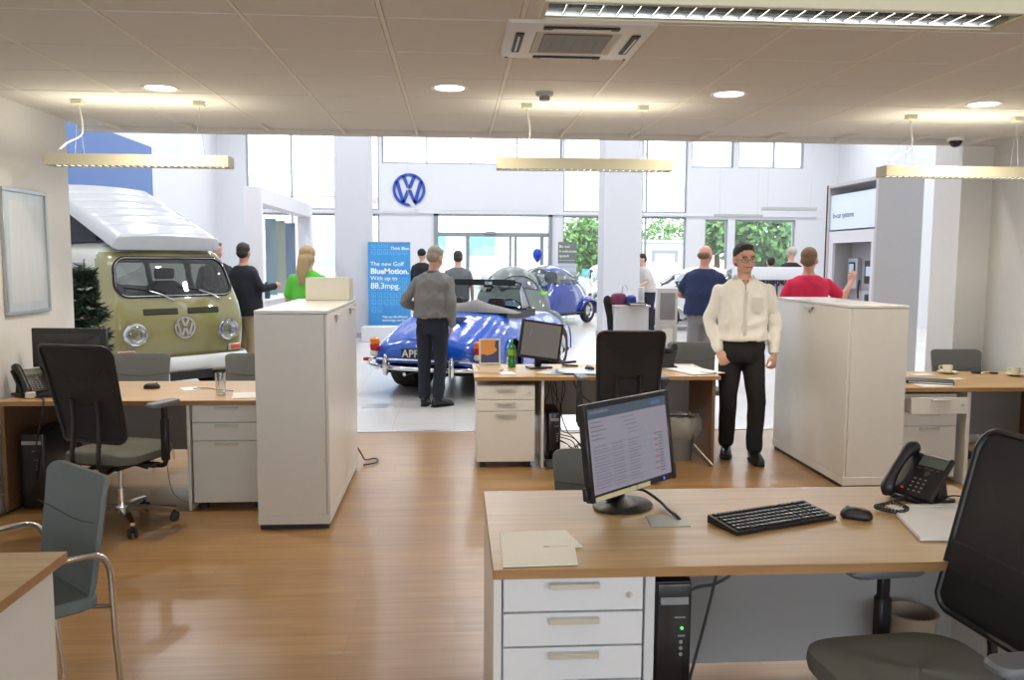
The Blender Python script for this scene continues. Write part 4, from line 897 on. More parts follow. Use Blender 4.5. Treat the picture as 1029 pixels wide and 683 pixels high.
# --- blue convertible, its tail to the camera
gh = empty('convertible_car', (-.375, 9.92, 0), R(-23), 'bright blue classic convertible with its tail toward the camera', 'car')
WK = [(0, .48), (.04, .60), (.12, .69), (.3, .765), (.7, .81), (1.2, .815), (2, .80), (3, .81), (3.5, .79), (3.85, .68), (4.05, .5), (4.14, .34)]
HK = [(0, .60), (.05, .68), (.15, .745), (.35, .82), (.8, .93), (1.3, .985), (1.9, .98), (2.4, .985), (2.7, .94), (3.2, .86), (3.7, .74), (4.0, .62), (4.14, .50)]
BK_ = [(0, .42), (.1, .34), (.4, .27), (3.7, .27), (4.0, .34), (4.14, .40)]
def ghia(u, v):
    y = 4.14*(v**1.35 if v < .5 else 1-(1-v)**1.0*(1-.5**1.35)/.5) if True else 0
    w, h, b = interp(WK, y), interp(HK, y), interp(BK_, y); th = PI*(1-u)
    n = 2.9; cx, sz = spow(math.cos(th), 2/n), abs(math.sin(th))**(2/n)
    x = w*cx; z = b+(h-b)*sz
    # haunches above the wheels and a slight waist between them
    for yc, am in ((.95, .055), (3.25, .075)):
        g = math.exp(-((y-yc)/.48)**2)
        z += am*g*math.exp(-((abs(x)-.60)/.17)**2)*(1 if sz > .3 else 0); x += math.copysign(.028*g*math.exp(-((z-.5)/.22)**2), x)
    z -= .035*math.exp(-((abs(x)-.40)/.14)**2)*math.exp(-((y-.4)/.5)**2)
    return Vector((x, y, z))
def ghole(p):
    if abs(p.x) < .60 and 1.28 < p.y < 2.42 and p.z > .7: return True
    for yc in (.93, 3.33):
        if abs(p.x) > .6 and (p.y-yc)**2+(p.z-.31)**2 < .355**2: return True
    return False
q = MB(); V = grid(q, 96, 110, ghia, ghole)
for row in (V[0], V[-1]):
    try: q.bm.faces.new([v for v in row if v.is_valid])
    except Exception: pass
body = q.build('body', BLUEP, gh, 55)
q = MB()
for s in (-1, 1):
    for yc in (.93, 3.33):
        q.tube([Vector((s*(.80+.015*math.sin(a)), yc+.36*math.cos(a), .31+.36*math.sin(a))) for a in [i*PI/14-.1 for i in range(16)]], .012, 6, 0)
q.build('arch_lip', BLUEP, body)
q = MB(); q.box(-.76, .76, .42, 3.75, .22, .30, .02)
for s in (-1, 1):
    for yc in (.93, 3.33): q.cyl((s*.40, yc, .34), (s*.64, yc, .34), .37, seg=24)
q.build('underbody', DARKG, gh)
q = MB(); q.box(-.60, .60, 1.25, 1.27, .3, .95); q.box(-.61, -.60, 1.25, 2.45, .3, .95); q.box(.60, .61, 1.25, 2.45, .3, .95); q.box(-.60, .60, 2.42, 2.45, .3, .93); q.box(-.6, .6, 1.25, 2.45, .3, .33)
q.box(-.60, .60, 2.30, 2.42, .72, .93, .03, 3); q.build('cockpit', BLACK, gh)
for s in (-1, 1):
    q = MB(); q.rings([[(s*.30+x, 1.72+dy+y, z) for x, y in rrect(.46*f, .12, .05, 5)] for z, dy, f in ((.45, .12, 1), (.75, .04, 1), (.92, .0, .92), (.98, -.01, .6))]); st = q.build('seat', mat('black_vinyl', (.012, .012, .013), .4), gh)
    q = MB(); q.rings([[(s*.30+x, 1.70+y, z) for x, y in rrect(.24*f, .09, .04, 5)] for z, f in ((.99, .8), (1.02, 1), (1.09, 1), (1.12, .8))]); q.build('headrest', mat('black_vinyl', (.012, .012, .013), .4), st)
q = MB(); q.tube([Vector((.32+.19*math.cos(a), 2.16+.06*math.sin(a), .90+.18*math.sin(a))) for a in [i*PI/12 for i in range(24)]], .012, 8, 0, True); q.cyl((.32, 2.15, .9), (.32, 2.38, .85), .015); q.box(.14, .50, 2.155, 2.165, .89, .91); q.build('steering_wheel', BLACK, gh)
# folded hood cover
q = MB(); rs = []
for i in range(25):
    x = -.74+1.48*i/24; e = 1-abs(x/.74)**4; top = 1.01+.055*e+.055*math.exp(-((x-.18)/.12)**2); y0 = 1.02+.24*(x/.74)**2
    rs.append([(x, y0+a*.44*(.55+.45*e), .965-.02*(x/.74)**2+(top-.965)*h*max(.15, e)) for a, h in ((0, 0), (.05, .5), (.22, .92), (.5, 1.0), (.75, .8), (.95, .35), (1, 0))])
q.rings(rs); q.build('hood_cover', mat('hood_cover_taupe', (.20, .19, .175), .8, bump=.3, bump_scale=300), gh)
# windscreen
def wsp(a, t): # a -1..1 across, t 0..1 up
    return Vector((a*(.60-.06*t), 2.52-.24*abs(a)**2.2-.30*t, .955+.385*t-.02*abs(a)**2*(1-t)))
ol = [( -1+.0, 0)]; fr = [wsp(-1+2*i/16, 0) for i in range(17)]+[wsp(1, (i+1)/6*.9) for i in range(6)]+[wsp(1-2*i/16*1.0, 1-.1*abs(1-2*i/16)**6) for i in range(17)]+[wsp(-1, .9-(i)/6*.9) for i in range(1, 6)]
q = MB(); q.tube(fr, .016, 8, 0, True); wsf = q.build('windscreen_frame', mat('dark_blue_paint', (.01, .02, .09), .2, coat=1), gh)
q = MB(); q.rings([[wsp(-1+2*i/16, j/6*.97) for i in range(17)] for j in range(7)], cap=False, closed=False); q.build('windscreen', GLASSD, gh)
for s in (-1, 1):
    q = MB(); p = [wsp(s*a, .97)+Vector((0, -.03, 0)) for a in (.12, .35, .6, .82)]
    q.rings([[c_+Vector((0, y, z)) for y, z in ((-.05, -.045), (.0, -.055), (.02, .02), (-.04, .03))] for c_ in p]); q.build('sun_visor', BLACKM, wsf)
    q = MB(); q.rings([[(s*.60, 2.26, .97), (s*.60, 1.90, .97)], [(s*.555, 2.02, 1.30), (s*.56, 1.92, 1.20)]], cap=False, closed=False); q.build('quarter_window', glass_mat('quarter_glass', (.8, .84, .85), .35), gh)
    q = MB(); q.tube([(s*.60, 1.90, .97), (s*.56, 1.92, 1.20), (s*.555, 2.02, 1.30)], .008, 6); q.build('quarter_window_frame', CHROME, gh)
q = MB(); q.box(-.07, .07, 2.16, 2.18, 1.245, 1.285, .008); q.build('rear_view_mirror', BLACK, gh)
# tail lamps: amber over red over clear
for s in (-1, 1):
    q = MB(); 
    for mi, z0, z1 in ((0, .615, .69), (1, .54, .613), (2, .465, .538)):
        q.mi = mi; q.rings([[(s*(.665+.005*k_)+x*f, .10+y*f-.015*(1 if True else 0), z) for x, y in rrect(.10, .13, .048, 5)] for k_, (z, f) in enumerate(((z0, .93 if mi < 2 else .6), (z0+.02, 1), (z1-.015, 1), (z1, .95 if mi else .62)))])
    q.build('tail_lamp', [mat('amber_lens', (.85, .20, .01), .15), mat('red_lens', (.45, .01, .01), .15), mat('clear_lens', (.7, .68, .62), .15)], gh)
q = MB(); q.box(-.78, -.69, -.02, .05, .415, .455, .01, 2); q.build('reflector', mat('red_lens', (.45, .01, .01), .15), gh)
# bumper with overriders and upper rails
def bpx(x): return -.10+.28*abs(x/.8)**3
q = MB(); q.tube([(x, bpx(x), .355) for x in [-.82+1.64*i/24 for i in range(25)]], [.028]*25, 10, 0); bmp = q.build('bumper', CHROME, gh)
for s in (-1, 1):
    q = MB(); q.rings([[(s*.42+x, -.13+y, z) for x, y in rrect(.06*f, .07*f, .025, 4)] for z, f in ((.27, .6), (.30, 1), (.46, 1), (.50, .7), (.52, .3))]); q.build('overrider', CHROME, bmp)
    q = MB(); q.tube([(s*.42, -.12, .46), (s*.55, -.10, .465), (s*.66, -.05, .45), (s*.72, .02, .41), (s*.74, .06, .36)], .014, 8, 6); q.build('bumper_rail', CHROME, bmp)
q = MB(); q.tube([(-.42, -.12, .46), (-.2, -.13, .465), (.2, -.13, .465), (.42, -.12, .46)], .012, 8, 4); q.build('bumper_rail', CHROME, bmp)
q = MB(); q.box(-.26, .26, -.045, -.035, .475, .585, .003); pl = q.build('number_plate', mat('plate_black', (.01, .01, .01), .4), gh)
text('plate_letters', 'APF', .125, mat('plate_silver', (.75, .75, .74), .4), pl, Matrix.Translation((-.245, -.048, .487)) @ Matrix.Rotation(PI/2, 4, 'X'), .002, .002, 1.05)
q = MB(); q.rings([[(x*f, .012+y, z) for x, y in rrect(.20, .05, .02, 4)] for z, f in ((.60, .9), (.625, 1), (.64, .7))]); q.build('plate_lamp', CHROME, gh)
for s in (-1, 1):
    q = MB()
    for k in range(6): q.box(s*.22-.08, s*.22+.08, .52+k*.028, .535+k*.028, .872+k*.0085, .882+k*.0085, .003)
    q.build('engine_vent', mat('vent_dark_blue', (.006, .02, .10), .4), gh)
q = MB(); q.tube([(-.02+.13*i/6-.06, .02, .665+.006*math.sin(i*2)) for i in range(7)], .005, 6); q.box(-.16, .16, .045, .052, .70, .706, .002); q.build('boot_badge', CHROME, gh)
q = MB(); q.cyl((-.25, .02, .27), (-.25, .35, .27), .022); q.cyl((.25, .02, .27), (.25, .35, .27), .022); q.build('exhaust_pipe', CHROME, gh)
for s in (-1, 1):
    q = MB(); q.tube([(s*.825, 1.25+.13*i, .60+.02*math.sin(i/10*PI)) for i in range(14)], .005, 6); q.build('side_trim', CHROME, gh)
    q = MB(); q.tube([(s*.80, 1.52, .80), (s*.825, 1.56, .80), (s*.825, 1.66, .80), (s*.80, 1.70, .80)], .008, 6, 4); q.build('door_handle', CHROME, gh)
    for yc in (.93, 3.33): wheel(gh, (s*.70, yc, .31))

# --- beetle-shaped saloons, nose toward -y
def beetle(loc, rz, col, label, mirror=False, name='saloon_car', alloy=False, inter=True, group=None, sc=1, coat=1, ro=.2):
    P = mat('paint_'+name+'%d' % int(col[0]*100+col[2]*1000), col, ro, coat=coat, spec=.5)
    t = empty(name, loc, rz, label, 'car', group); t.scale = (sc, sc, sc)
    WK = [(0, .26), (.08, .36), (.3, .46), (.8, .56), (1.3, .66), (1.8, .71), (2.6, .71), (3.2, .64), (3.7, .50), (3.95, .36), (4.05, .22)]
    HK = [(0, .52), (.05, .62), (.2, .74), (.5, .86), (1.0, .97), (1.34, 1.02), (1.45, 1.10), (1.78, 1.40), (2.0, 1.47), (2.3, 1.50), (2.7, 1.45), (3.1, 1.27), (3.5, 1.0), (3.85, .70), (4.0, .5), (4.05, .44)]
    def f(u, v):
        y = 4.05*v; w, h = interp(WK, y), interp(HK, y); b = .28; th = PI*(1-u); n = 2.5
        x = w*spow(math.cos(th), 2/n); z = b+(h-b)*abs(math.sin(th))**(2/n)
        if z > .95: x *= 1-.16*(z-.95)/.5
        return Vector((x, y, z))
    def hole(p):
        if 1.40 < p.y < 1.80 and abs(p.x) < .54-.1*(p.z-1.0) and p.z > 1.05: return True
        if 3.02 < p.y < 3.34 and abs(p.x) < .36 and p.z > 1.02: return True
        if abs(p.x) > .42 and 1.02 < p.z < 1.33 and (1.72 < p.y < 2.42 or 2.50 < p.y < 3.0): return True
        return False
    q = MB(); V = grid(q, 80, 90, f, hole)
    body = q.build('body', P, t, 55)
    def on(y, u): return f(u, y/4.05)
    def gl(pts4, nm, n=8):
        a, b, c_, d = pts4; g_ = MB(); g_.rings([[on(a[0]+(b[0]-a[0])*j/n+((d[0]-a[0])*(1-j/n)+(c_[0]-b[0])*j/n)*i/n, a[1]+(b[1]-a[1])*j/n+((d[1]-a[1])*(1-j/n)+(c_[1]-b[1])*j/n)*i/n) for i in range(n+1)] for j in range(n+1)], cap=False, closed=False); return g_.build(nm, GLASSD, t)
    gl(((1.39, .22), (1.39, .78), (1.81, .74), (1.81, .26)), 'windscreen'); gl(((3.0, .32), (3.0, .68), (3.36, .68), (3.36, .32)), 'rear_window')
    rim = [on(1.385, .22+.56*i/10) for i in range(11)]+[on(1.385+.43*i/6, .78-.04*i/6) for i in range(1, 7)]+[on(1.815, .74-.48*i/10) for i in range(1, 11)]+[on(1.815-.43*i/6, .26-.04*i/6) for i in range(1, 6)]
    q = MB(); q.tube(rim, .013, 6, 0, True); q.build('windscreen_trim', CHROME, body)
    rim = [on(3.18+.18*math.sin(a), .5+.185*math.cos(a)) for a in [i*PI/14 for i in range(28)]]; q = MB(); q.tube(rim, .012, 6, 0, True); q.build('rear_window_trim', BLACK, body)
    for s in (-1, 1):
        q = MB(); q.rings([[(s*(.60-.02*k), y, z) for k in (0,)] + [(s*(.56), y, z+.3)] for y, z in ((1.74, 1.03), (2.4, 1.03), (3.0, 1.03))], cap=False, closed=False); q.build('side_window', GLASSD, t)
        for y0, rz_, nm in ((.72, .35, 'front_fender'), (3.22, .36, 'rear_fender')):
            q = MB()
            def ff(u, v, y0=y0, rz_=rz_):
                a = PI*u*1.06-.03*PI; bb = PI/2*v; k = 1 if nm[0] == 'f' else 1.06
                return Vector((s*(.48+.30*math.cos(bb)**.8), y0+.50*k*math.cos(a)*(.55+.45*math.cos(bb)**.5 if v < .99 else .55), .26+(.44*math.sin(a)+(.10 if a < .3 else 0)*0)*(.72+.28*math.sin(bb))*1.0))
            grid(q, 26, 10, ff); bmesh.ops.solidify(q.bm, geom=q.bm.faces[:], thickness=.008); q.build(nm, P, t, 60)
            wheel(t, (s*.66, y0, .32), .32, .15, 'alloy' if alloy else 'steel')
        q = MB(); q.box(s*.70-.09, s*.70+.09, 1.2, 2.8, .28, .31, .01); q.build('running_board', BLACK, t)
        q = MB(); hd = Matrix.Translation((s*.64, .30, .66)) @ Matrix.Rotation(PI/2, 4, 'X'); q.lathe([(0, .05), (.05, .045), (.08, .02), (.088, 0), (.08, -.1)], seg=20, mm=hd, cap=False); q.build('headlamp', CHROME, t)
        q = MB(); q.tube([(s*.66, 2.28, .86), (s*.70, 2.30, .86), (s*.70, 2.40, .86), (s*.66, 2.42, .86)], .009, 6); q.build('door_handle', CHROME, t)
        if inter: q = MB(); q.rings([[(s*.28+x, 2.15+dy+y, z) for x, y in rrect(.42*f_, .12, .05, 4)] for z, dy, f_ in ((.5, -.1, 1), (.9, 0, 1), (1.05, .04, .9), (1.10, .05, .6))]); q.build('front_seat', mat('tan_vinyl', (.12, .10, .08), .5), t)
    q = MB(); q.tube([(x, -.10+.15*abs(x/.7)**3, .42) for x in [-.75+.1*i for i in range(16)]], .030, 8); q.build('front_bumper', CHROME, t)
    q = MB(); q.tube([(x, 4.16-.15*abs(x/.7)**3, .42) for x in [-.75+.1*i for i in range(16)]], .030, 8); q.build('rear_bumper', CHROME, t)
    q = MB(); q.box(-.55, .55, .5, 3.6, .22, .30); q.box(-.62, .62, 1.3, 3.1, .30, .62); q.build('underbody', DARKG, t)
    if mirror:
        q = MB(); hd = Matrix.Translation((-.66, 2.9, 1.30)) @ Matrix.Rotation(PI/2, 4, 'X'); q.lathe([(0, .02), (.10, .02), (.125, .01), (.13, 0), (.12, -.02), (0, -.045)], seg=28, mm=hd); q.cyl((-.52, 2.9, 1.25), (-.66, 2.9, 1.30), .01); q.build('door_mirror', [mat('mirror_shell', (.10, .11, .12), .2, .6)], t)
        q = MB(); q.box(-.50, -.38, 3.42, 3.43, .98, 1.06, rot=Matrix.Rotation(R(40), 3, 'X')); q.build('rear_sticker', mat('green_sticker', (.15, .42, .05), .5), t)
    return t
beetle((.98, 19.95, 0), R(-38), (.010, .040, .28), 'dark blue rounded saloon car at the back, right of the grey-green car', alloy=True, sc=1.0)
beetle((.98, 19.0, 0), R(184), (.075, .10, .085), 'grey-green rounded saloon car seen from behind, just past the convertible windscreen', mirror=True, coat=.15, ro=.45)
beetle((4.55, 31.5, 0), R(-60), (.62, .03, .06), 'red rounded car parked outside, seen through the window right of the entrance', inter=False)
beetle((5.2, 26.4, 0), R(4), (.06, .055, .045), 'dark vintage car outside just left of the right-hand column', inter=False)
beetle((8.2, 19.4, 0), R(78), (.62, .63, .64), 'silver-white car in the showroom behind the walking man, partly hidden', inter=True)
beetle((-.1, 30.0, 0), R(80), (.66, .67, .68), 'white car parked outside the glass entrance doors', inter=False)

# --- camper van and plain vans, nose toward -y
def van(loc, rz, cols, label, pop=False, name='camper_van', sc=1, group=None):
    t = empty(name, loc, rz, label, 'van', group); t.scale = (sc, sc, sc)
    HW = [(.28, .78), (.40, .83), (.85, .86), (1.10, .85), (1.20, .83), (1.62, .745), (1.72, .69), (1.80, .56), (1.84, .35)]
    FY_ = [(.28, .10), (.45, .035), (.70, .0), (.90, .005), (1.12, .055), (1.20, .085), (1.60, .26), (1.72, .40), (1.80, .62), (1.84, .95)]
    BY = [(.28, 4.25), (.8, 4.32), (1.2, 4.28), (1.6, 4.12), (1.75, 3.95), (1.84, 3.5)]
    def plan(z):
        hw, f, b = interp(HW, z), interp(FY_, z), interp(BY, z); r = min(.22, hw*.6); pts = []; bow = .07
        def fy(x): return f+bow*(x/hw)**2
        n = 44
        for i in range(n+1): x = -(hw-r)+2*(hw-r)*i/n; pts.append((x, fy(x)))
        y0 = fy(hw-r)
        for i in range(1, 9): a = -PI/2+PI/2*i/8; pts.append((hw-r+r*math.cos(a), y0+r+r*math.sin(a)))
        for i in range(1, 70): pts.append((hw, y0+r+(b-r-y0-r)*i/70))
        for i in range(0, 9): a = PI/2*i/8; pts.append((hw-r+r*math.cos(a), b-r+r*math.sin(a)))
        for i in range(1, 24): pts.append((hw-r-2*(hw-r)*i/24, b))
        for i in range(0, 9): a = PI/2+PI/2*i/8; pts.append((-hw+r+r*math.cos(a), b-r+r*math.sin(a)))
        for i in range(1, 70): pts.append((-hw, b-r-(b-r-y0-r)*i/70))
        for i in range(0, 8): a = PI+PI/2*i/8; pts.append((-hw+r+r*math.cos(a), y0+r+r*math.sin(a)))
        return pts
    def front(x, z, off=0):
        hw, f = interp(HW, z), interp(FY_, z); r = min(.22, hw*.6); ax = abs(x)
        y = f+.07*(min(ax, hw-r)/hw)**2
        if ax > hw-r: y += r-math.sqrt(max(0, r*r-(ax-(hw-r))**2))
        return Vector((x, y-off, z))
    zs = [.28+(1.84-.28)*i/64 for i in range(65)]; Z0, Z1 = 1.20, 1.63
    def inr(x, z, w_, z0, z1, r):
        if abs(x) > w_ or z < z0 or z > z1: return False
        dx, dz = max(0, abs(x)-(w_-r)), max(0, max(z0+r-z, z-(z1-r))); return dx*dx+dz*dz < r*r
    arches = (.80, 3.25)
    def hole(p):
        if p.y < .6 and inr(p.x, p.z, .71-.15*(p.z-Z0), Z0, Z1, .13): return True
        if p.y > 3.9 and inr(p.x, p.z, .52, 1.18, 1.55, .08): return True
        if abs(p.x) > .70:
            for a, b in ((.72, 1.28), (1.42, 2.42), (2.55, 3.75)):
                if a < p.y < b and 1.22 < p.z < 1.56: return True
            for yc in arches:
                if (p.y-yc)**2+(p.z-.31)**2 < .37**2: return True
        return False
    PM = [mat('paint_lower_'+name, cols[0], .22, coat=.8, spec=.6), mat('paint_upper_'+name, cols[1], .25, coat=.6)]
    q = MB(); q.mi = 0; N = len(plan(1)); V = []
    for z in zs: V.append([q.bm.verts.new(Vector((x, y, z))) for x, y in plan(z)])
    for j in range(64):
        for i in range(N):
            a, b, c_, d = V[j][i], V[j][(i+1) % N], V[j+1][(i+1) % N], V[j+1][i]; mid = (a.co+b.co+c_.co+d.co)/4
            if hole(mid): continue
            f_ = q.bm.faces.new((a, b, c_, d)); f_.material_index = 1 if (mid.z > 1.70 or (mid.z > 1.14 and mid.y > .55)) else 0
    q.bm.faces.new(V[-1]).material_index = 1; q.bm.faces.new(V[0][::-1])
    bmesh.ops.delete(q.bm, geom=[v for v in q.bm.verts if not v.link_faces], context='VERTS')
    body = q.build('body', PM, t, 45)
    def rr(w_, z0, z1, r): return [(x, z) for x, z in rrect(2*w_, z1-z0, r, 8, 0, (z0+z1)/2)]
    wo = [(x*(1-.20*(z-Z0)), z) for x, z in rr(.715, Z0, Z1, .14)]
    wd = []
    for i in range(len(wo)):
        a, b = wo[i], wo[(i+1) % len(wo)]; m_ = max(1, int(math.hypot(a[0]-b[0], a[1]-b[1])/.05))
        for k in range(m_): wd.append((a[0]+(b[0]-a[0])*k/m_, a[1]+(b[1]-a[1])*k/m_))
    q = MB(); patch(q, wd, lambda x, z: front(x, z, .006), 10); q.build('windscreen', VANG, t)
    q = MB(); q.tube([front(x, z, .008) for x, z in wd], .021, 8, 0, True); q.build('windscreen_seal', BLACKM, body)
    q = MB(); q.tube([front(x*1.0, z, .024) for x, z in wd], .006, 6, 0, True); q.build('windscreen_trim', CHROME, body)
    for s in (-1, 1):
        for a, b in ((.72, 1.28), (1.42, 2.42), (2.55, 3.75)):
            def sd(y, z): return Vector((s*(interp(HW, z)+.003), y, z))
            o_ = rrect(b-a+.03, .40, .07, 5, (a+b)/2, 1.37); q = MB(); patch(q, o_, sd, 3); w_ = q.build('side_window', GLASSD, t)
            q = MB(); q.tube([sd(y, z) for y, z in o_], .014, 6, 0, True); q.build('window_seal', mat('pale_seal', (.45, .45, .42), .5) if pop else BLACKM, w_)
        q = MB(); q.tube([(s*(.845+.012*math.sin(a)), 0, 0) and (s*.862, yc+.375*math.cos(a), .31+.375*math.sin(a)) for yc in (arches[0],) for a in [i*PI/14 for i in range(15)]], .014, 6); q.tube([(s*.862, arches[1]+.375*math.cos(a), .31+.375*math.sin(a)) for a in [i*PI/14 for i in range(15)]], .014, 6); q.build('arch_lip', PM[0], body)
        for yc in arches: wheel(t, (s*.74, yc, .31), .32, .16)
        # front seats
        q = MB(); q.rings([[(s*.38+x, 1.10+dy+y, z) for x, y in rrect(.48*f_, .14, .05, 4)] for z, dy, f_ in ((.7, -.05, 1), (1.1, .05, 1), (1.28, .10, .9), (1.34, .11, .5))]); st = q.build('front_seat', mat('van_seat_vinyl', (.05, .045, .035), .6), t)
        q = MB(); q.box(s*.38-.13, s*.38+.13, 1.17, 1.24, 1.36, 1.50, .03, 2); q.build('headrest', mat('van_seat_vinyl', (.05, .045, .035), .6), st)
    q = MB(); patch(q, rrect(1.08, .42, .08, 5, 0, 1.37), lambda x, z: Vector((x, interp(BY, z)+.005, z)), 3); q.build('rear_window', GLASSD, t)
    q = MB(); q.box(-.78, .78, .2, 4.1, .30, .70); q.build('cabin_floor', DARKG, t)
    q = MB(); q.box(-.74, .74, .20, .34, .85, 1.12, .04, 2); q.build('dashboard', BLACK, t)
    q = MB(); q.tube([Vector((.36+.2*math.cos(a), .52+.14*math.sin(a), 1.16+.10*math.sin(a))) for a in [i*PI/12 for i in range(24)]], .012, 8, 0, True); q.cyl((.36, .42, .9), (.36, .52, 1.16), .02); q.build('steering_wheel', BLACK, t)
    # emblem, lamps, vents, indicators, bumper
    q = MB(); q.M = Matrix.Translation((0, -.004, .83)); 
    q.mi = 1; q.lathe([(0, .0), (.118, .0), (.118, .006), (0, .006)], mm=Matrix.Rotation(PI/2, 4, 'X')); q.mi = 0; q.M = Matrix.Translation((0, -.010, .83)); emblem(q, .128, .012); q.build('nose_emblem', [CHROME, PM[0]], t)
    for s in (-1, 1):
        x = s*.565; y = front(x, .775).y
        rim = mat('lamp_chrome', (.7, .7, .7), .15, 1)
        q = MB(); mm = Matrix.Translation((x, y+.03, .775)) @ Matrix.Rotation(PI/2+R(0), 4, 'X'); q.lathe([(.138, -.02), (.138, .05), (.125, .075), (.105, .070), (.10, .05), (.06, .02), (0, .01)], seg=36, mm=mm, cap=False); h_ = q.build('headlamp', rim, t)
        q = MB(); q.lathe([(.108, .066), (.09, .082), (.05, .093), (0, .096)], seg=32, mm=mm, cap=False); q.build('lamp_lens', glass_mat('lens_glass', (.85, .87, .88), .2), h_)
        q = MB(); q.M = Matrix.Translation((s*.66, front(s*.66, .58).y-.004, .56)) @ Matrix.Rotation(s*R(16), 4, 'Z'); q.box(-.09, .09, -.012, .02, -.04, .04, .008); ind = q.build('indicator_surround', mat('white_paint', (.7, .7, .68), .3), t)
        q = MB(); q.M = Matrix.Translation((s*.66, front(s*.66, .58).y-.004, .56)) @ Matrix.Rotation(s*R(16), 4, 'Z'); q.box(-.078, .078, -.022, -.010, -.028, .028, .006); q.build('indicator_lens', mat('indicator_red', (.65, .10, .04), .2), ind)
        q = MB(); q.mi = 0; xs_ = [s*(.06+.40*i/10) for i in range(11)]
        q.rings([[front(x_, .985, .004) for x_ in xs_], [front(x_, 1.055, .004) for x_ in xs_]], cap=False, closed=False); q.mi = 1
        for k in range(6): q.rings([[front(x_, 1.0+.009*k, .007) for x_ in xs_], [front(x_, 1.003+.009*k, .009) for x_ in xs_]], cap=False, closed=False)
        q.build('fresh_air_grille', [DARKG, mat('grille_olive', tuple(c*.8 for c in cols[0]), .5)], t)
        q = MB(); a0 = (-.52 if s < 0 else .08)
        p0 = front(a0+.42, 1.15, .03); p1 = front(a0+.16, 1.26, .035); p2 = front(a0-.02, 1.22, .03)
        q.tube([p0, p0.lerp(p1, .5)+Vector((0, -.01, .01)), p1], .007, 6); q.cyl(front(a0+.42, 1.15, 0), p0, .012); q.build('wiper_arm', CHROME, t)
        q = MB(); q.tube([front(a0+.36, 1.235, .02), front(a0-.10, 1.30, .02)], .006, 5); q.build('wiper_blade', BLACK, t)
    bw = mat('bumper_white', (.68, .68, .66), .3); q = MB(); rs = []
    for i in range(41):
        x = -.90+1.80*i/40; y = -.11+.07*(x/.9)**2+(.30*max(0, (abs(x)-.74)/.16)**2); y = y if abs(x) < .90 else y
        rs.append([(x, y+dy, z) for dy, z in ((.05, .33), (0, .345), (-.012, .40), (-.0, .47), (.03, .50), (.07, .50), (.07, .33))])
    q.rings(rs); q.build('front_bumper', bw, t)
    q = MB(); q.box(-.26, .26, -.15, -.13, .24, .34, .004); q.build('number_plate', mat('plate_black', (.01, .01, .01), .4), t)
    if pop:
        a_ = math.atan2(.74, 2.05); M_ = Matrix.Translation((0, .30, 1.72)) @ Matrix.Rotation(a_, 4, 'X')
        L_ = 2.15; q = MB(); q.M = M_; rs = []; nn = 60
        for i in range(nn+1):
            y = L_*i/nn; e = min(1, (y/.05)**.4 if y < .05 else 1); e2 = min(1, max(0, (L_-y)/.16)**.5 if L_-y < .16 else 1); w_ = .64*(.95+.05*min(e, e2)); top = .03+.115*min(e, e2)
            rdg = -.022*max(0, math.cos(((y-.45) % .30)/.30*2*PI))**10 if .3 < y < L_-.3 else 0
            sec = [(-w_, 0), (-w_-.02, .02), (-w_-.015, .05), (-w_*.985, top*.80), (-w_*.95, top*.97)]+[(w_*(-.92+1.84*k/12), top+.035*(1-(-.92+1.84*k/12)**2)*min(e, e2)+(rdg if 1 <= k <= 11 else 0)) for k in range(13)]+[(w_*.95, top*.97), (w_*.985, top*.80), (w_+.015, .05), (w_+.02, .02), (w_, 0)]
            rs.append([(x, y, z) for x, z in sec])
        q.rings(rs); q.build('raised_roof', mat('poptop_white', (.50, .51, .53), .22, coat=.6), t)
        for s in (-1, 1):
            q = MB(); q.rings([[(s*.585, .9, 1.82), (s*.60, 2.75, 1.80)], [(s*.585, .9, 1.95), (s*.61, 2.70, 2.44)]], cap=False, closed=False); cv = q.build('canvas_side', mat('dark_canvas', (.03, .035, .045), .85), t)
            q = MB(); q.rings([[(s*.60, 2.10, 1.90), (s*.615, 2.60, 1.92)], [(s*.60, 2.10, 2.12), (s*.625, 2.58, 2.28)]], cap=False, closed=False); q.build('canvas_window', mat('canvas_mesh', (.30, .36, .36), .5), cv)
        q = MB(); q.rings([[(-.60, 2.75, 1.80), (.60, 2.75, 1.80)], [(-.60, 2.70, 2.44), (.60, 2.70, 2.44)]], cap=False, closed=False); q.build('canvas_back', mat('dark_canvas', (.03, .035, .045), .85), t)
    return t
van((-3.13, 10.03, 0), R(45), ((.27, .245, .095), (.58, .58, .50)), 'olive green camper van with a raised white pop-top roof', True)
van((-9.6, 30.5, -.05), R(75), ((.62, .62, .60), (.70, .70, .68)), 'white van parked outside, seen through the left display wall opening', name='parked_van')
van((-6.6, 33.0, -.05), R(80), ((.60, .60, .58), (.70, .70, .68)), 'white van parked outside, seen left of the pale column beside the woman in green', name='parked_van')
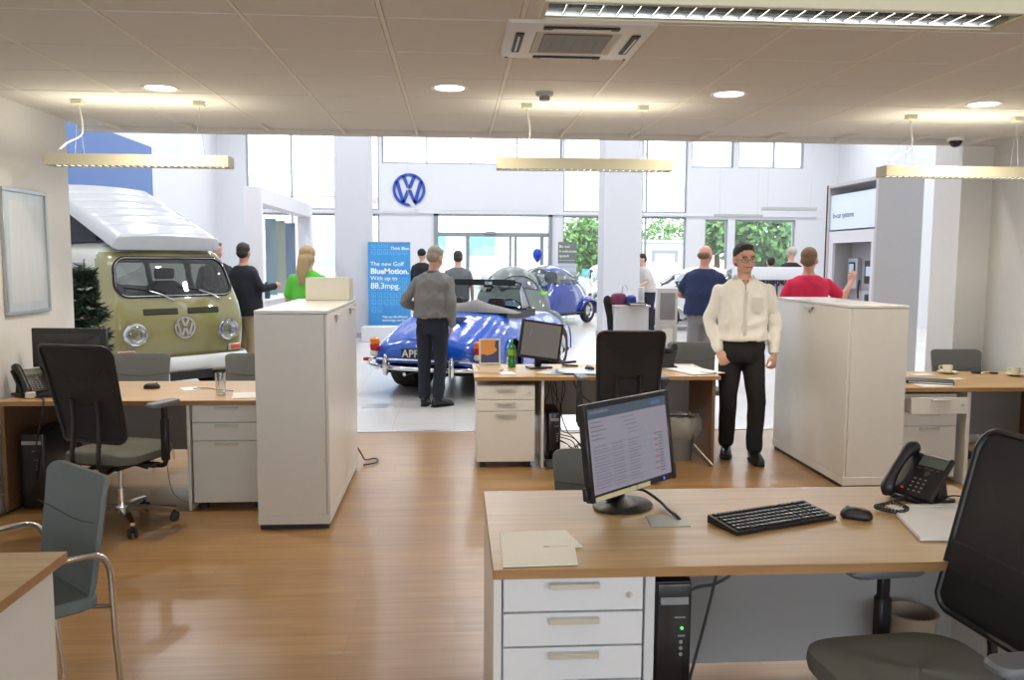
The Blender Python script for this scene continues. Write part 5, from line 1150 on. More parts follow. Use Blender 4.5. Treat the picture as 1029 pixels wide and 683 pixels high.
# ------------------------------------------------------------------ people
SKIN = mat('skin', (.62, .36, .26), .5, sss=.1, noise_amt=.08, noise_scale=30); SKINR = mat('skin_ruddy', (.58, .29, .20), .5, sss=.1, noise_amt=.08, noise_scale=30)
HAIRD = mat('hair_dark', (.018, .013, .010), .6, bump=.6, bump_scale=300, stretch=(1, 1, .2)); HAIRG = mat('hair_sandy_grey', (.27, .215, .155), .6, bump=.6, bump_scale=300, stretch=(1, 1, .2)); HAIRB = mat('hair_blonde', (.42, .29, .14), .5, bump=.6, bump_scale=300, stretch=(1, 1, .2)); HAIRN = mat('hair_brown', (.17, .09, .04), .6, bump=.6, bump_scale=300, stretch=(1, 1, .2))
SHOE = mat('black_leather', (.012, .012, .012), .25)
def lrp(a, b, t): return Vector(a).lerp(Vector(b), t)
def limb(q, pts, rs, seg=16):
    P = catmull(pts, 6); n = len(P); R_ = []
    for i in range(n):
        u = i*(len(rs)-1)/(n-1); k = min(len(rs)-2, int(u)); R_.append(rs[k]+(rs[k+1]-rs[k])*(u-k))
    q.tube(P, R_, seg); q.ell(P[0], R_[0], 14, 8); q.ell(P[-1], R_[-1], 14, 8)
def tor(q, secs, n=2.4):
    rs = []
    for (x, y, z), rx, ry in secs: rs.append([(x+rx*spow(math.cos(2*PI*k/28), 2/n), y+ry*spow(math.sin(2*PI*k/28), 2/n), z) for k in range(28)])
    q.rings(rs)
def hand(q, wr, d, nrm, side, curl=.5, s=1.0, spread=1, point=False):
    """wr wrist, d finger direction, nrm palm-facing normal, side +1/-1 where the thumb is across"""
    d = Vector(d).normalized(); n_ = Vector(nrm); n_ = (n_-d*n_.dot(d)).normalized(); x = d.cross(n_).normalized()*side
    T = Matrix((( *x, 0), (*n_, 0), (*d, 0), (0, 0, 0, 1))).transposed(); T = Matrix.Translation(wr) @ T
    rot = T.to_3x3()
    q.ell(T @ Vector((0, 0, .045*s)), (.040*s, .016*s, .052*s), 14, 10, rot); q.ell(T @ Vector((0, 0, .0)), (.027*s, .02*s, .03*s), 12, 8, rot)
    for i, (xo, L_) in enumerate(((.030, .070), (.010, .078), (-.010, .073), (-.029, .058))):
        c = curl*(.15 if point and i == 0 else 1); p = Vector((xo, 0, .082)); a = 0; P = [p]
        for seg_, f in ((.42, .55), (.33, .9), (.25, .7)):
            a += c*f*1.5; p = p+Vector((xo*.10*spread, math.sin(a)*L_*seg_, math.cos(a)*L_*seg_)); P.append(p)
        limb(q, [T @ (v*s) for v in P], [.0100*s, .0092*s, .0085*s, .0072*s], 8)
    limb(q, [T @ (v*s) for v in (Vector((.022, .004, .015)), Vector((.044, .014, .042)), Vector((.046, .026, .066)), Vector((.040, .034, .084)))], [.013*s, .0115*s, .0095*s, .008*s], 8)
def wrinkle(A, f=1.0, seed=0, st=(1, 1, .55)):
    def g(p):
        v = Vector((p.x*9*f*st[0]+seed, p.y*9*f*st[1], p.z*9*f*st[2]*1.4)); a = noise.noise(v); b = noise.noise(v*2.3+Vector((5, 1, 2)))
        return A*(1-abs(a)*2.2)*.8+A*.35*b
    return g
def person(loc, rz, label, J=None, top=None, bottom=None, skin=SKIN, hair=None, hair_kind='short', scale=1.0, sleeves='long', head=(0, 0, 0), vox=.011, trouser=True, belt=False, face=False, glasses=False, shoes=SHOE, shorts=False, extra=None, wr=.006, girth=1.0, legsvis=True, female=False, hcol=None):
    t = empty('person', loc, rz, label, 'person'); t.scale = (scale,)*3
    D = dict(sh_l=(.180, .01, 1.405), el_l=(.245, .03, 1.13), wr_l=(.26, -.05, .88), sh_r=(-.180, .01, 1.405), el_r=(-.245, .03, 1.13), wr_r=(-.26, -.05, .88),
             hip_l=(.09, 0, .90), kn_l=(.10, -.02, .49), an_l=(.11, .02, .09), hip_r=(-.09, 0, .90), kn_r=(-.10, -.02, .49), an_r=(-.11, .02, .09), ch=(0, 0, 0), lean=0, toe_l=(.03, -1), toe_r=(-.03, -1), curl_l=.5, curl_r=.5)
    D.update(J or {}); J = {k: (Vector(v) if isinstance(v, tuple) and len(v) == 3 else v) for k, v in D.items()}
    ln = J['lean']
    def L(z): # forward lean of the spine (towards -y)
        return -ln*max(0, z-.95)
    g = girth; fem = .9 if female else 1
    SEC = [(.84, .150, .105), (.92, .168, .120), (1.0, .165, .118), (1.08, .152, .112), (1.18, .156, .115), (1.28, .172, .120), (1.36, .182, .112), (1.41, .172, .098), (1.45, .140, .080), (1.485, .085, .066), (1.51, .060, .056)]
    secs = [((0, L(z), z), rx*fem*(g if z < 1.3 else (1+g)/2), ry*(g if z < 1.3 else (1+g)/2)) for z, rx, ry in SEC]
    HM = Matrix.Translation((0, L(1.50), 0)) @ Matrix.Translation((0, 0, 1.55)) @ Matrix.Rotation(head[0], 4, 'Z') @ Matrix.Rotation(head[1], 4, 'X') @ Matrix.Rotation(head[2], 4, 'Y') @ Matrix.Diagonal((1.09, 1.06, 1.09, 1)) @ Matrix.Translation((0, 0, -1.575))
    b = MB(); tor(b, secs)
    limb(b, [(0, L(1.44)+.01, 1.44), (0, L(1.5)+.0, 1.52), HM @ Vector((0, .005, 1.60))], [.062, .056, .056])
    H3 = HM.to_3x3()
    def he(c, r): b.ell(HM @ Vector(c), r, 24, 16, H3)
    he((0, .012, 1.695), (.074, .093, .088)); he((0, -.020, 1.650), (.064, .072, .088)); he((0, -.038, 1.600), (.045, .046, .036)); he((0, -.072, 1.588), (.022, .018, .016))
    he((0, -.078, 1.708), (.050, .016, .022)); he((.028, -.080, 1.632), (.020, .014, .016)); he((-.028, -.080, 1.632), (.020, .014, .016))
    limb(b, [HM @ Vector((0, -.088, 1.682)), HM @ Vector((0, -.104, 1.655)), HM @ Vector((0, -.112, 1.641))], [.008, .010, .012], 10); he((0, -.088, 1.618), (.022, .010, .006)); he((0, -.087, 1.608), (.020, .010, .007))
    for s in (-1, 1): he((s*.078, .005, 1.655), (.010, .020, .030))
    for sd, s in (('l', 1), ('r', -1)):
        sh, el, wri = J['sh_'+sd]+Vector((0, L(1.43), 0)), J['el_'+sd], J['wr_'+sd]
        limb(b, [sh, lrp(sh, el, .5), el, lrp(el, wri, .35), wri], [.038, .042, .036, .037, .024])
        dr = (wri-el).normalized(); dr = J.get('hd_'+sd, dr); nm = J.get('hn_'+sd, Vector((-s, 0, 0))); th = J.get('ht_'+sd, s if True else 1)
        hand(b, wri, dr, nm, J.get('hs_'+sd, -1 if sd == 'l' else 1), J['curl_'+sd], 1.0, point=J.get('pt_'+sd, False))
        if legsvis: limb(b, [J['hip_'+sd], lrp(J['hip_'+sd], J['kn_'+sd], .5), J['kn_'+sd], lrp(J['kn_'+sd], J['an_'+sd], .35), J['an_'+sd]], [.078, .066, .050, .048, .034])
        if legsvis: b.ell(J['an_'+sd]+Vector((0, -.03, -.03)), (.036, .07, .035))
    remesh(b, min(vox, .0065) if face else vox, 'body', skin, t, 2 if face else 3)
    # upper garment
    q = MB(); o = .014
    zlo = J.get('hem', .94)
    ts = [s_ for s_ in secs if s_[0][2] >= zlo-.03 and s_[0][2] < 1.49]
    tor(q, [(c, rx+o+(.022 if c[2] < 1.2 else .006)*J.get('loose', 1), ry+o+(.026 if c[2] < 1.2 else .008)*J.get('loose', 1)) for c, rx, ry in ts]); q.ell((0, L(1.45)+.010, 1.462), (.100, .068, .048), 20, 12)
    for sd in ('l', 'r'):
        sh, el, wri = J['sh_'+sd]+Vector((0, L(1.43), -.012)), J['el_'+sd], J['wr_'+sd]
        if sleeves == 'long': limb(q, [sh+Vector((0, 0, -.002)), lrp(sh, el, .5), el, lrp(el, wri, .5), lrp(el, wri, .90)], [.053, .054, .051, .047, .040])
        else: limb(q, [sh, lrp(sh, el, .35), lrp(sh, el, .68)], [.056, .064, .066])
    remesh(q, vox, 'shirt', top, t, 4, wrinkle(wr, 1.0, 3))
    if sleeves == 'long':
        for sd in ('l', 'r'):
            el, wri = J['el_'+sd], J['wr_'+sd]; q = MB(); q.tube([lrp(el, wri, .84), lrp(el, wri, .88), lrp(el, wri, .97)], [.043, .0455, .042], 18); q.build('cuff', top, t)
    # lower garment
    if trouser:
        q = MB(); tor(q, [((0, L(z) if z > .95 else 0, z), rx*fem*g+.013, ry*g+.013) for z, rx, ry in ((.82, .135, .105), (.87, .158, .118), (.94, .168, .122), (1.0, .160, .116), (1.035, .152, .110))])
        for sd in ('l', 'r'):
            h_, k_, a_ = J['hip_'+sd], J['kn_'+sd], J['an_'+sd]; h_ = h_+Vector((0, 0, -.04))
            if shorts: limb(q, [h_, lrp(h_, k_, .5), lrp(h_, k_, .98)], [.095, .100, .100])
            else: limb(q, [h_, lrp(h_, k_, .5), k_, lrp(k_, a_, .5), lrp(k_, a_, .93)], [.094, .084, .070, .064, .064])
        remesh(q, vox, 'shorts' if shorts else 'trousers', bottom, t, 4, wrinkle(wr*.7, .9, 9, (1, 1, .4)))
        for sd in ('l', 'r'):
            a_ = J['an_'+sd]; tx, ty = J['toe_'+sd]; d = Vector((tx, ty, 0)).normalized(); q = MB(); bz = a_.z-.09; pit = J.get('pitch_'+sd, 0)
            n_ = Vector((-d.y, d.x, 0)); secs_ = [(-.075, .026, .040), (-.055, .036, .055), (0, .040, .062), (.06, .044, .050), (.12, .048, .036), (.17, .042, .028), (.20, .026, .018)]
            rs = []
            for u, w_, h_ in secs_:
                c = a_.copy(); c.z = bz+u*pit*(-1); c = c+d*u
                rs.append([c+n_*(w_*math.cos(2*PI*k/16))+Vector((0, 0, max(0.0, h_+h_*math.sin(2*PI*k/16)))) for k in range(16)])
            q.rings(rs); sh_ = q.build('shoe', shoes, t)
            q = MB(); q.rings([[a_-Vector((0, 0, a_.z))+Vector((0, 0, z_+bz-u*pit))+d*u+n_*w_ for u, w_ in ((-.08, -.030), (0, -.044), (.12, -.052), (.19, -.035), (.208, 0), (.19, .035), (.12, .052), (0, .044), (-.08, .030))] for z_ in (0.0, .012)]); q.build('shoe_sole', BLACKM, sh_)
    if belt:
        q = MB(); q.rings([[(( .158*fem*g+.013)*spow(math.cos(2*PI*k/40), 2/2.4), L(1.0)+(.114*g+.013)*spow(math.sin(2*PI*k/40), 2/2.4), z) for k in range(40)] for z in (1.0, 1.035)], cap=False); q.build('belt', BLACKM, t)
    # hair
    if hair:
        q = MB()
        def hx(c, r): q.ell(HM @ Vector(c), r, 20, 14, H3)
        if hair_kind == 'short': hx((0, .020, 1.712), (.0775, .092, .083)); hx((0, .050, 1.665), (.070, .062, .062)); hx((0, -.035, 1.762), (.055, .045, .022))
        elif hair_kind == 'bald': hx((0, .058, 1.66), (.074, .052, .040)); 
        elif hair_kind == 'long': hx((0, .018, 1.712), (.083, .098, .085)); hx((0, .055, 1.64), (.085, .065, .09)); limb(q, [HM @ Vector((0, .075, 1.62)), HM @ Vector((.005, .095, 1.50)), HM @ Vector((.0, .10, 1.38))], [.075, .065, .035])
        elif hair_kind == 'cap':
            hx((0, .02, 1.715), (.084, .098, .086)); hx((0, -.10, 1.725), (.06, .06, .008))
        remesh(q, .007, 'cap' if hair_kind == 'cap' else 'hair', hair, t, 1, wrinkle(.0025, 6, 2))
    if face:
        for s in (-1, 1):
            q = MB(); q.ell(HM @ Vector((s*.030, -.0875, 1.668)), (.012, .006, .006), 14, 8, H3); e = q.build('eye', mat('eye_white', (.55, .52, .48), .3), t)
            q = MB(); q.ell(HM @ Vector((s*.030, -.0925, 1.668)), (.005, .003, .005), 10, 8, H3); q.build('iris', BLACK, e)
            q = MB(); q.tube([HM @ Vector((s*.014, -.096, 1.688)), HM @ Vector((s*.030, -.097, 1.692)), HM @ Vector((s*.048, -.086, 1.686))], .0042, 6, 3); q.build('eyebrow', HAIRD, t)
        q = MB(); q.tube([HM @ Vector((-.024, -.090, 1.611)), HM @ Vector((-.010, -.098, 1.615)), HM @ Vector((.010, -.098, 1.615)), HM @ Vector((.024, -.090, 1.611))], .0045, 6, 3); q.build('lips', mat('lip', (.33, .12, .09), .5), t)
    if glasses:
        q = MB()
        for s in (-1, 1):
            q.tube([HM @ Vector((s*.033+.025*math.cos(a), -.108+.006*abs(math.cos(a)), 1.664+.016*math.sin(a))) for a in [i*PI/10 for i in range(20)]], .0022, 6, 0, True)
            q.tube([HM @ Vector((s*.058, -.102, 1.668)), HM @ Vector((s*.078, -.05, 1.670)), HM @ Vector((s*.082, .0, 1.665))], .002, 6)
        q.tube([HM @ Vector((-.009, -.110, 1.668)), HM @ Vector((.009, -.110, 1.668))], .002, 6); q.build('glasses', mat('glasses_metal', (.10, .09, .08), .3, .7), t)
    if extra: extra(t, J, L, HM)
    return t
# 1. man in cream shirt walking to the camera
CREAM = mat('cream_shirt', (.82, .81, .75), .85, bump=.2, bump_scale=40); BLKT = mat('black_trousers', (.008, .008, .010), .85)
CREAM2 = mat('cream_shirt_trim', (.86, .85, .80), .8)
def ex1(t, J, L, HM):
    for s in (-1, 1):
        q = MB(); q.rings([[Vector(p)+Vector((0, 0, 0)), Vector(p)+Vector((0, -.012, .0))] for p in ((s*.072, .045, 1.515), (s*.072, -.02, 1.512), (s*.030, -.085, 1.478), (s*.010, -.105, 1.452))], cap=False, closed=False)
        pts = [(s*.070, .055, 1.53), (s*.072, -.01, 1.525), (s*.048, -.062, 1.505), (s*.010, -.098, 1.465)]; low = [(s*.090, .055, 1.485), (s*.105, -.02, 1.475), (s*.085, -.095, 1.435), (s*.060, -.118, 1.405)]
        q.bm.free(); q = MB(); P1, P2 = catmull(pts, 5), catmull(low, 5); q.rings([P1, P2], cap=False, closed=False); bmesh.ops.solidify(q.bm, geom=q.bm.faces[:], thickness=.004); q.build('collar', CREAM2, t)
    yf = lambda z: -(interp([(1.0, .142), (1.08, .155), (1.18, .158), (1.25, .158), (1.30, .146), (1.36, .137), (1.41, .124), (1.45, .112), (1.48, .10)], z)+.010)
    q = MB(); q.rings([[(x, yf(z), z) for x in (-.015, .015)] for z in [1.045+.035*i for i in range(11)]], cap=False, closed=False); bmesh.ops.solidify(q.bm, geom=q.bm.faces[:], thickness=.004)
    q.build('button_placket', CREAM2, t)
    q = MB(); q.rings([[(x*(z-1.40)/.10*.8, yf(z)+.004+.4*abs(x), z) for x in (-.045, -.02, 0, .02, .045)] for z in (1.402, 1.43, 1.46, 1.49)], cap=False, closed=False); bmesh.ops.solidify(q.bm, geom=q.bm.faces[:], thickness=.003); q.build('open_neck', SKIN, t)
    q = MB()
    for i in range(6): z = 1.05+.068*i; q.cyl((0, yf(z)-.001, z), (0, yf(z)-.005, z), .0055, seg=10)
    q.build('shirt_button', PAPER, t)
    q = MB(); q.rings([[(x, yf(z)+.9*max(0, x-.03)**1.7, z) for x in (.045, .08, .115, .14)] for z in (1.235, 1.27, 1.31, 1.35)], cap=False, closed=False); bmesh.ops.solidify(q.bm, geom=q.bm.faces[:], thickness=.003)
    q.build('shirt_pocket', CREAM2, t)
    q = MB(); q.box(-.022, .022, -.142, -.132, 1.0, 1.034, .003); q.build('belt_buckle', ALU, t)
person((2.345, 6.74, 0), R(-12), 'man in a cream shirt and black trousers walking toward the camera', dict(
    sh_l=(.190, .01, 1.41), el_l=(.262, .04, 1.14), wr_l=(.250, -.04, .885), sh_r=(-.190, .01, 1.41), el_r=(-.262, .05, 1.14), wr_r=(-.185, -.07, .91),
    kn_l=(.12, -.07, .50), an_l=(.115, -.05, .095), kn_r=(-.10, -.02, .50), an_r=(-.085, .16, .10), toe_l=(.15, -1), toe_r=(-.12, -1), curl_l=.75, curl_r=.65, hem=.99, loose=1.0,
    hn_r=Vector((.3, .9, 0)), hn_l=Vector((-.8, .6, 0))), CREAM, BLKT, SKIN, HAIRD, 'short', 1.0, head=(R(14), R(3), R(-2)), vox=.010, belt=True, face=True, glasses=True, extra=ex1, wr=.012)
# 2. man in grey shirt seen from behind at the convertible
DENIM = mat('dark_denim', (.014, .018, .030), .9, bump=.3, bump_scale=400); GRYS = mat('grey_striped_shirt', (.175, .17, .16), .85, noise_amt=.15, noise_scale=60)
def ex2(t, J, L, HM):
    q = MB(); q.tube([(.062*math.cos(a), L(1.5)+.012+.058*math.sin(a), 1.495+.01*math.sin(a)) for a in [i*PI/12 for i in range(24)]], .013, 8, 0, True); q.build('collar', GRYS, t)
    q = MB(); q.box(.01, .075, .140, .146, .985, 1.018, .002); q.build('leather_patch', mat('tan_patch', (.45, .36, .24), .6), t)
    for s in (-1, 1): q = MB(); q.rings([[(s*.085+x, .128-abs(x)*.05, z) for x in (-.055, 0, .055)] for z in (.80, .93)], cap=False, closed=False); q.build('back_pocket', DENIM, t)
person((-.245, 9.40, 0), R(180-18), 'grey-haired man in a grey shirt and dark jeans standing behind the blue convertible', dict(
    el_r=(-.245, .05, 1.14), wr_r=(-.215, -.02, .90), el_l=(.30, .06, 1.16), wr_l=(.16, -.18, 1.06), kn_l=(.10, -.01, .50), kn_r=(-.09, 0, .50), an_l=(.095, .0, .09), an_r=(-.075, .03, .09), toe_l=(.15, -1), toe_r=(-.75, -1), curl_r=.6, hem=.97, loose=1.5, lean=.08),
    GRYS, DENIM, SKINR, HAIRG, 'short', 1.0, head=(R(-16), R(20), 0), vox=.011, belt=True, extra=ex2, wr=.013)
# 3. man behind the convertible
person((.06, 15.0, 0), R(180), 'dark-haired man in a grey polo shirt standing left of the convertible windscreen', dict(hem=.92), mat('slate_polo', (.13, .13, .14), .9), DENIM, SKIN, HAIRD, 'short', 1.0, sleeves='short', head=(0, R(8), 0), vox=.016)
# 4. dark cap near the entrance
person((-.73, 19.2, 0), R(160), 'person in a dark coat and dark cap near the entrance, left of the grey-haired man', dict(hem=.7), mat('dark_coat', (.012, .012, .016), .9), DENIM, SKIN, mat('dark_cap', (.01, .01, .012), .8), 'cap', 1.04, vox=.018)
# 5. woman in green
person((-1.72, 10.1, 0), R(165), 'long-haired blonde woman in a lime green T-shirt behind the left tall cabinet', dict(el_r=(-.24, .05, 1.16), wr_r=(-.26, .0, .93), hem=.90), mat('lime_tshirt', (.11, .52, .05), .9), DENIM, SKIN, HAIRB, 'long', 1.0, sleeves='short', head=(R(-10), R(6), 0), vox=.013, female=True)
# 6. man in dark jacket with khaki trousers
person((-2.82, 11.6, 0), R(142), 'man in a dark navy jacket and khaki trousers beside the camper van', dict(el_r=(-.28, -.05, 1.20), wr_r=(-.25, -.30, 1.22), hem=.80, loose=2.0), mat('navy_jacket', (.010, .011, .018), .9), mat('khaki_cotton', (.33, .26, .15), .9), SKINR, HAIRD, 'short', 1.03, head=(R(30), R(4), 0), vox=.014, girth=1.12)
# 7. man behind the van
person((-3.54, 12.9, 0), R(30), 'man in a dark jumper behind the camper van roof, facing the man in navy', dict(hem=.9), mat('charcoal_jumper', (.02, .022, .03), .9), DENIM, SKINR, HAIRN, 'short', 1.05, head=(R(20), R(5), 0), vox=.014)
# 8. man in navy T-shirt with grey shorts
person((3.17, 10.6, 0), R(160), 'balding man in a navy T-shirt and grey shorts behind the walking man', dict(el_l=(.30, -.03, 1.17), wr_l=(.16, -.26, 1.10), el_r=(-.30, -.03, 1.17), wr_r=(-.16, -.26, 1.10), hem=.90, loose=1.6), mat('navy_tshirt', (.016, .026, .075), .9), mat('grey_shorts', (.22, .21, .21), .9), SKINR, HAIRN, 'bald', 1.03, sleeves='short', head=(R(-20), R(12), 0), vox=.013, girth=1.16, shorts=True)
# 9. man in red T-shirt pointing at the display
person((3.74, 8.75, 0), R(172), 'man in a bright red T-shirt reaching toward the screens of the white display tower', dict(sh_r=(-.185, .0, 1.42), el_r=(-.37, -.05, 1.24), wr_r=(-.50, -.16, 1.43), hd_r=Vector((-.35, -.3, 1)), hn_r=Vector((0, -1, 0)), pt_r=True, el_l=(.27, .0, 1.15), hem=.9, loose=1.3), mat('red_tshirt', (.62, .02, .07), .9), DENIM, SKINR, HAIRN, 'short', 1.0, sleeves='short', head=(R(-25), R(0), 0), vox=.012, girth=1.05)
# 10. person behind the right column
person((4.40, 18.9, 0), R(-75), 'person in a pale top leaning out behind the right-hand column', dict(lean=.35, el_l=(.25, -.2, 1.15), wr_l=(.22, -.42, 1.05), el_r=(-.25, -.2, 1.15), wr_r=(-.22, -.42, 1.05)), mat('pale_top', (.55, .53, .5), .9), DENIM, SKIN, HAIRD, 'short', 1.0, sleeves='short', head=(0, R(10), 0), vox=.018)
# 11-13 far heads on the right
person((7.05, 17.4, 0), R(190), 'grey-capped person with a dark top behind the white display counter', dict(), mat('black_top', (.015, .015, .018), .9), DENIM, SKIN, mat('beige_cap', (.40, .36, .31), .8), 'cap', 1.08, vox=.018)
person((6.84, 18.0, 0), R(170), 'dark-haired person behind the white display counter, left of the grey cap', dict(), mat('black_top', (.015, .015, .018), .9), DENIM, SKIN, HAIRD, 'short', .97, vox=.018)
person((7.1, 21.0, 0), R(0), 'far person between the navy T-shirt man and the walking man, top of the head showing', dict(), mat('grey_top', (.2, .2, .2), .9), DENIM, SKIN, HAIRN, 'short', .98, vox=.02)
# ------------------------------------------------------------------ showroom fittings
BLUE = mat('logo_blue', (.012, .06, .36), .35)
c_ = at(411, 190.5, YF-.03); q = MB(); emblem(q, .47, .04); o = q.build('wall_logo', BLUE, None, 0); o.location = (c_.x, YF, c_.z); tag(o, 'large round blue letter logo on the white wall above the entrance', 'logo')
# blue promotional banner by the left column
bn = empty('roller_banner', (-1.33, 17.45, 0), 0, 'blue roller banner with white advertising words beside the left column', 'banner')
def banner_mat():
    m = bpy.data.materials.new('banner_blue'); m.use_nodes = True; nt = m.node_tree; b = nt.nodes['Principled BSDF']; b.inputs['Roughness'].default_value = .5
    tc = nt.nodes.new('ShaderNodeTexCoord'); mp = nt.nodes.new('ShaderNodeMapping'); mp.inputs['Rotation'].default_value = (PI/2, 0, 0); nt.links.new(tc.outputs['Object'], mp.inputs[0])
    nz = nt.nodes.new('ShaderNodeTexNoise'); nz.inputs['Scale'].default_value = 2.5; nt.links.new(mp.outputs[0], nz.inputs['Vector'])
    mx = nt.nodes.new('ShaderNodeMix'); mx.data_type = 'RGBA'; mx.inputs[6].default_value = (.03, .22, .55, 1); mx.inputs[7].default_value = (.06, .33, .66, 1)
    nt.links.new(nz.outputs[0], mx.inputs[0]); nt.links.new(mx.outputs[2], b.inputs['Base Color']); return m
q = MB(); q.box(-.43, .43, -.004, .004, .08, 1.97); q.build('banner_sheet', banner_mat(), bn)
q = MB(); q.box(-.45, .45, -.10, .10, 0, .08, .012, 2); q.build('banner_base', LGREY, bn); q = MB(); q.box(-.435, .435, -.012, .012, 1.965, 1.985, .004); q.build('top_bar', ALU, bn); q = MB(); q.cyl((0, .05, .05), (0, .02, 1.96), .009); q.build('support_pole', ALU, bn)
WT = mat('banner_white', (.85, .87, .9), .6); FN = mat('banner_faint', (.13, .42, .72), .6)
RX = Matrix.Rotation(PI/2, 4, 'X')
for s_, x, z, sz, bo in (('Think Blue.', .03, 1.82, .085, .001), ('The new Golf', -.38, 1.49, .12, 0), ('BlueMotion.', -.38, 1.33, .158, .004), ('With up to', -.38, 1.20, .12, 0), ('88.3mpg.', -.38, 1.03, .165, .0015), ('Visit our BlueMotion', -.15, .43, .062, .001), ('technology site for more', -.15, .36, .062, .001)):
    text('banner_lettering', s_, sz, WT, bn, Matrix.Translation((x, -.006, z)) @ RX, .001, bo)
for rows_ in ((3, 4, 5, 6, 7), (11, 12)):
  q = MB()
  for r_ in rows_:
    for c in range(6):
        z = .10+r_*.148 if r_ < 9 else .12+r_*.145; x = -.36+c*.125
        if r_ == 12 and c > 2: continue
        if z > 1.9 or (r_ == 3 and 1 < c): continue
        for a in ((x, x+.012, z, z+.11), (x+.075, x+.087, z, z+.11), (x+.012, x+.075, z+.098, z+.11), (x+.03, x+.042, z, z+.06), (x+.042, x+.075, z, z+.010)): q.box(a[0], a[1], -.0055, -.004, a[2], a[3])
  q.build('banner_pattern', FN, bn)
q = MB(); q.box(-.5, .5, -.2, .2, 0, .30, .01); o = q.build('display_plinth', WALLW, None); o.location = (-1.33, 16.9, 0); tag(o, 'low white plinth in front of the blue roller banner', 'plinth')
# grey-green poster stand right of the entrance
pc = at(570, 262, 23.6); t = empty('poster_stand', (pc.x, 23.6, 0), 0, 'grey-green poster stand in front of the window right of the entrance', 'poster stand')
h0, h1 = at(570, 277, 23.6).z, at(570, 243, 23.6).z; w_ = .26; 
q = MB(); q.box(-w_, w_, -.015, .015, h0+.34, h1, .004); q.build('poster_sheet', mat('poster_grey_green', (.16, .19, .16), .5), t)
q = MB(); q.box(-w_, w_, -.016, .014, h0, h0+.34, .004); q.build('poster_foot_panel', mat('poster_pale', (.5, .55, .6), .5), t)
q = MB(); q.cyl((0, .03, 0), (0, .03, h0+.4), .02); q.box(-.22, .22, -.18, .18, 0, .02, .005); q.build('stand_leg', ALU, t)
for i, (s_, sz) in enumerate((('Be out', .11), ('It welcomes', .10), ('speech', .10))): text('poster_lettering', s_, sz, PAPER, t, Matrix.Translation((-w_+.03, -.017, h1-.16-.13*i)) @ RX, .001, .001)
q = MB()
for i in range(3): q.box(-w_+.03, w_-.05, -.0165, -.015, h1-.52-.09*i, h1-.50-.09*i)
q.build('poster_small_print', mat('poster_line', (.4, .44, .4), .6), t)
q = MB(); b_ = at(540, 257, 24.3); q.rings([[(r*math.cos(2*PI*k/20), r*math.sin(2*PI*k/20), z) for k in range(20)] for z, r in ((0, .005), (.05, .05), (.16, .12), (.28, .14), (.38, .09), (.41, .01))]); q.mi = 1; q.tube([(0, 0, 0), (.02, 0, -.5), (0, 0, -(b_.z-.2))], .004, 5, 4)
o = q.build('balloon', [mat('balloon_blue', (.01, .05, .45), .2), LGREY], None); o.location = (b_.x, 24.3, b_.z-.2); tag(o, 'small blue balloon floating in front of the entrance doors', 'balloon')
# left display wall with hanging colour panels
DWx, D0, D1, DT = -3.10, 14.0, 18.9, 2.78
t = empty('display_partition', (DWx, 0, 0), 0, 'white free-standing display partition with a long opening, behind the man in navy', 'partition')
q = MB(); th = .28; q.box(-th, 0, D0, D0+.10, 0, DT, .004); q.box(-th, 0, D1-.25, D1, 0, DT, .004); q.box(-th, 0, D0+.1, D1-.25, DT-.26, DT, .004); q.box(-th, 0, D0+.1, D1-.25, 0, .92, .004); q.build('partition_frame', mat('partition_white', (.76, .74, .78), .6), t)
q = MB(); q.box(-th-.05, .08, D0+.12, D1-.27, .92, .95, .004); q.build('partition_shelf', WALLW, t)
for k, (y, c, h) in enumerate(((15.35, (.32, .42, .45), .02), (16.15, (.42, .46, .40), .03), (17.15, (.25, .32, .42), .02))):
    q = MB(); q.rings([[(-.16+a, y+.012*math.sin(z*5+k), z) for a in [-.09+.20*i/6 for i in range(7)]] for z in [.98+.15*j for j in range(10)]], cap=False, closed=False); bmesh.ops.solidify(q.bm, geom=q.bm.faces[:], thickness=.006)
    o = q.build('hanging_panel', mat('hanging_%d' % k, c, .6), None); o.location = (DWx, 0, 0); tag(o, ['grey-blue sample panel hanging nearest in the white partition opening', 'pale olive sample panel hanging in the middle of the white partition opening', 'slate blue sample panel hanging farthest in the white partition opening'][k], 'panel', 'sample panels in the white partition')
    q = MB(); q.cyl((-.10, y, 2.3), (-.10, y, 2.53), .006, seg=8); q.build('hanging_rod', ALU, o)
q = MB(); q.lathe([(0, 0), (.05, 0), (.06, .02), (.06, .18), (.03, .25), (.025, .28), (0, .28)], seg=20); o = q.build('dark_bottle', mat('dark_teal', (.02, .06, .07), .3), None); o.location = (DWx-.08, 14.6, .951); tag(o, 'dark teal bottle standing on the sill of the white partition', 'bottle')
# In-car systems tower
K0, K1, KX, KT = 9.03, 10.30, 4.60, 2.57
t = empty('display_tower', (KX, K0, 0), 0, 'tall white display tower with a lit header sign and a recess of screens', 'display stand')
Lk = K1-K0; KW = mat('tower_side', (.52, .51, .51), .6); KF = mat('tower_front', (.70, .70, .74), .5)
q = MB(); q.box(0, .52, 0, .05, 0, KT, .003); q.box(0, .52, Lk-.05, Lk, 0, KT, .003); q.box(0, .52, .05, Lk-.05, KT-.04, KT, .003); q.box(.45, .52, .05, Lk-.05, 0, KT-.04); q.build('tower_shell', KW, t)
q = MB(); q.box(.0, .03, Lk-.03, Lk+.012, 0, KT); q.build('wood_edge', mat('walnut_edge', (.16, .07, .04), .5), t)
q = MB(); q.box(.03, .05, .05, Lk-.05, 2.02, 2.44, .003); hs = q.build('header_sign', mat('header_panel', (.5, .56, .66), .3, emit=(.55, .66, .85), es=.35), t)
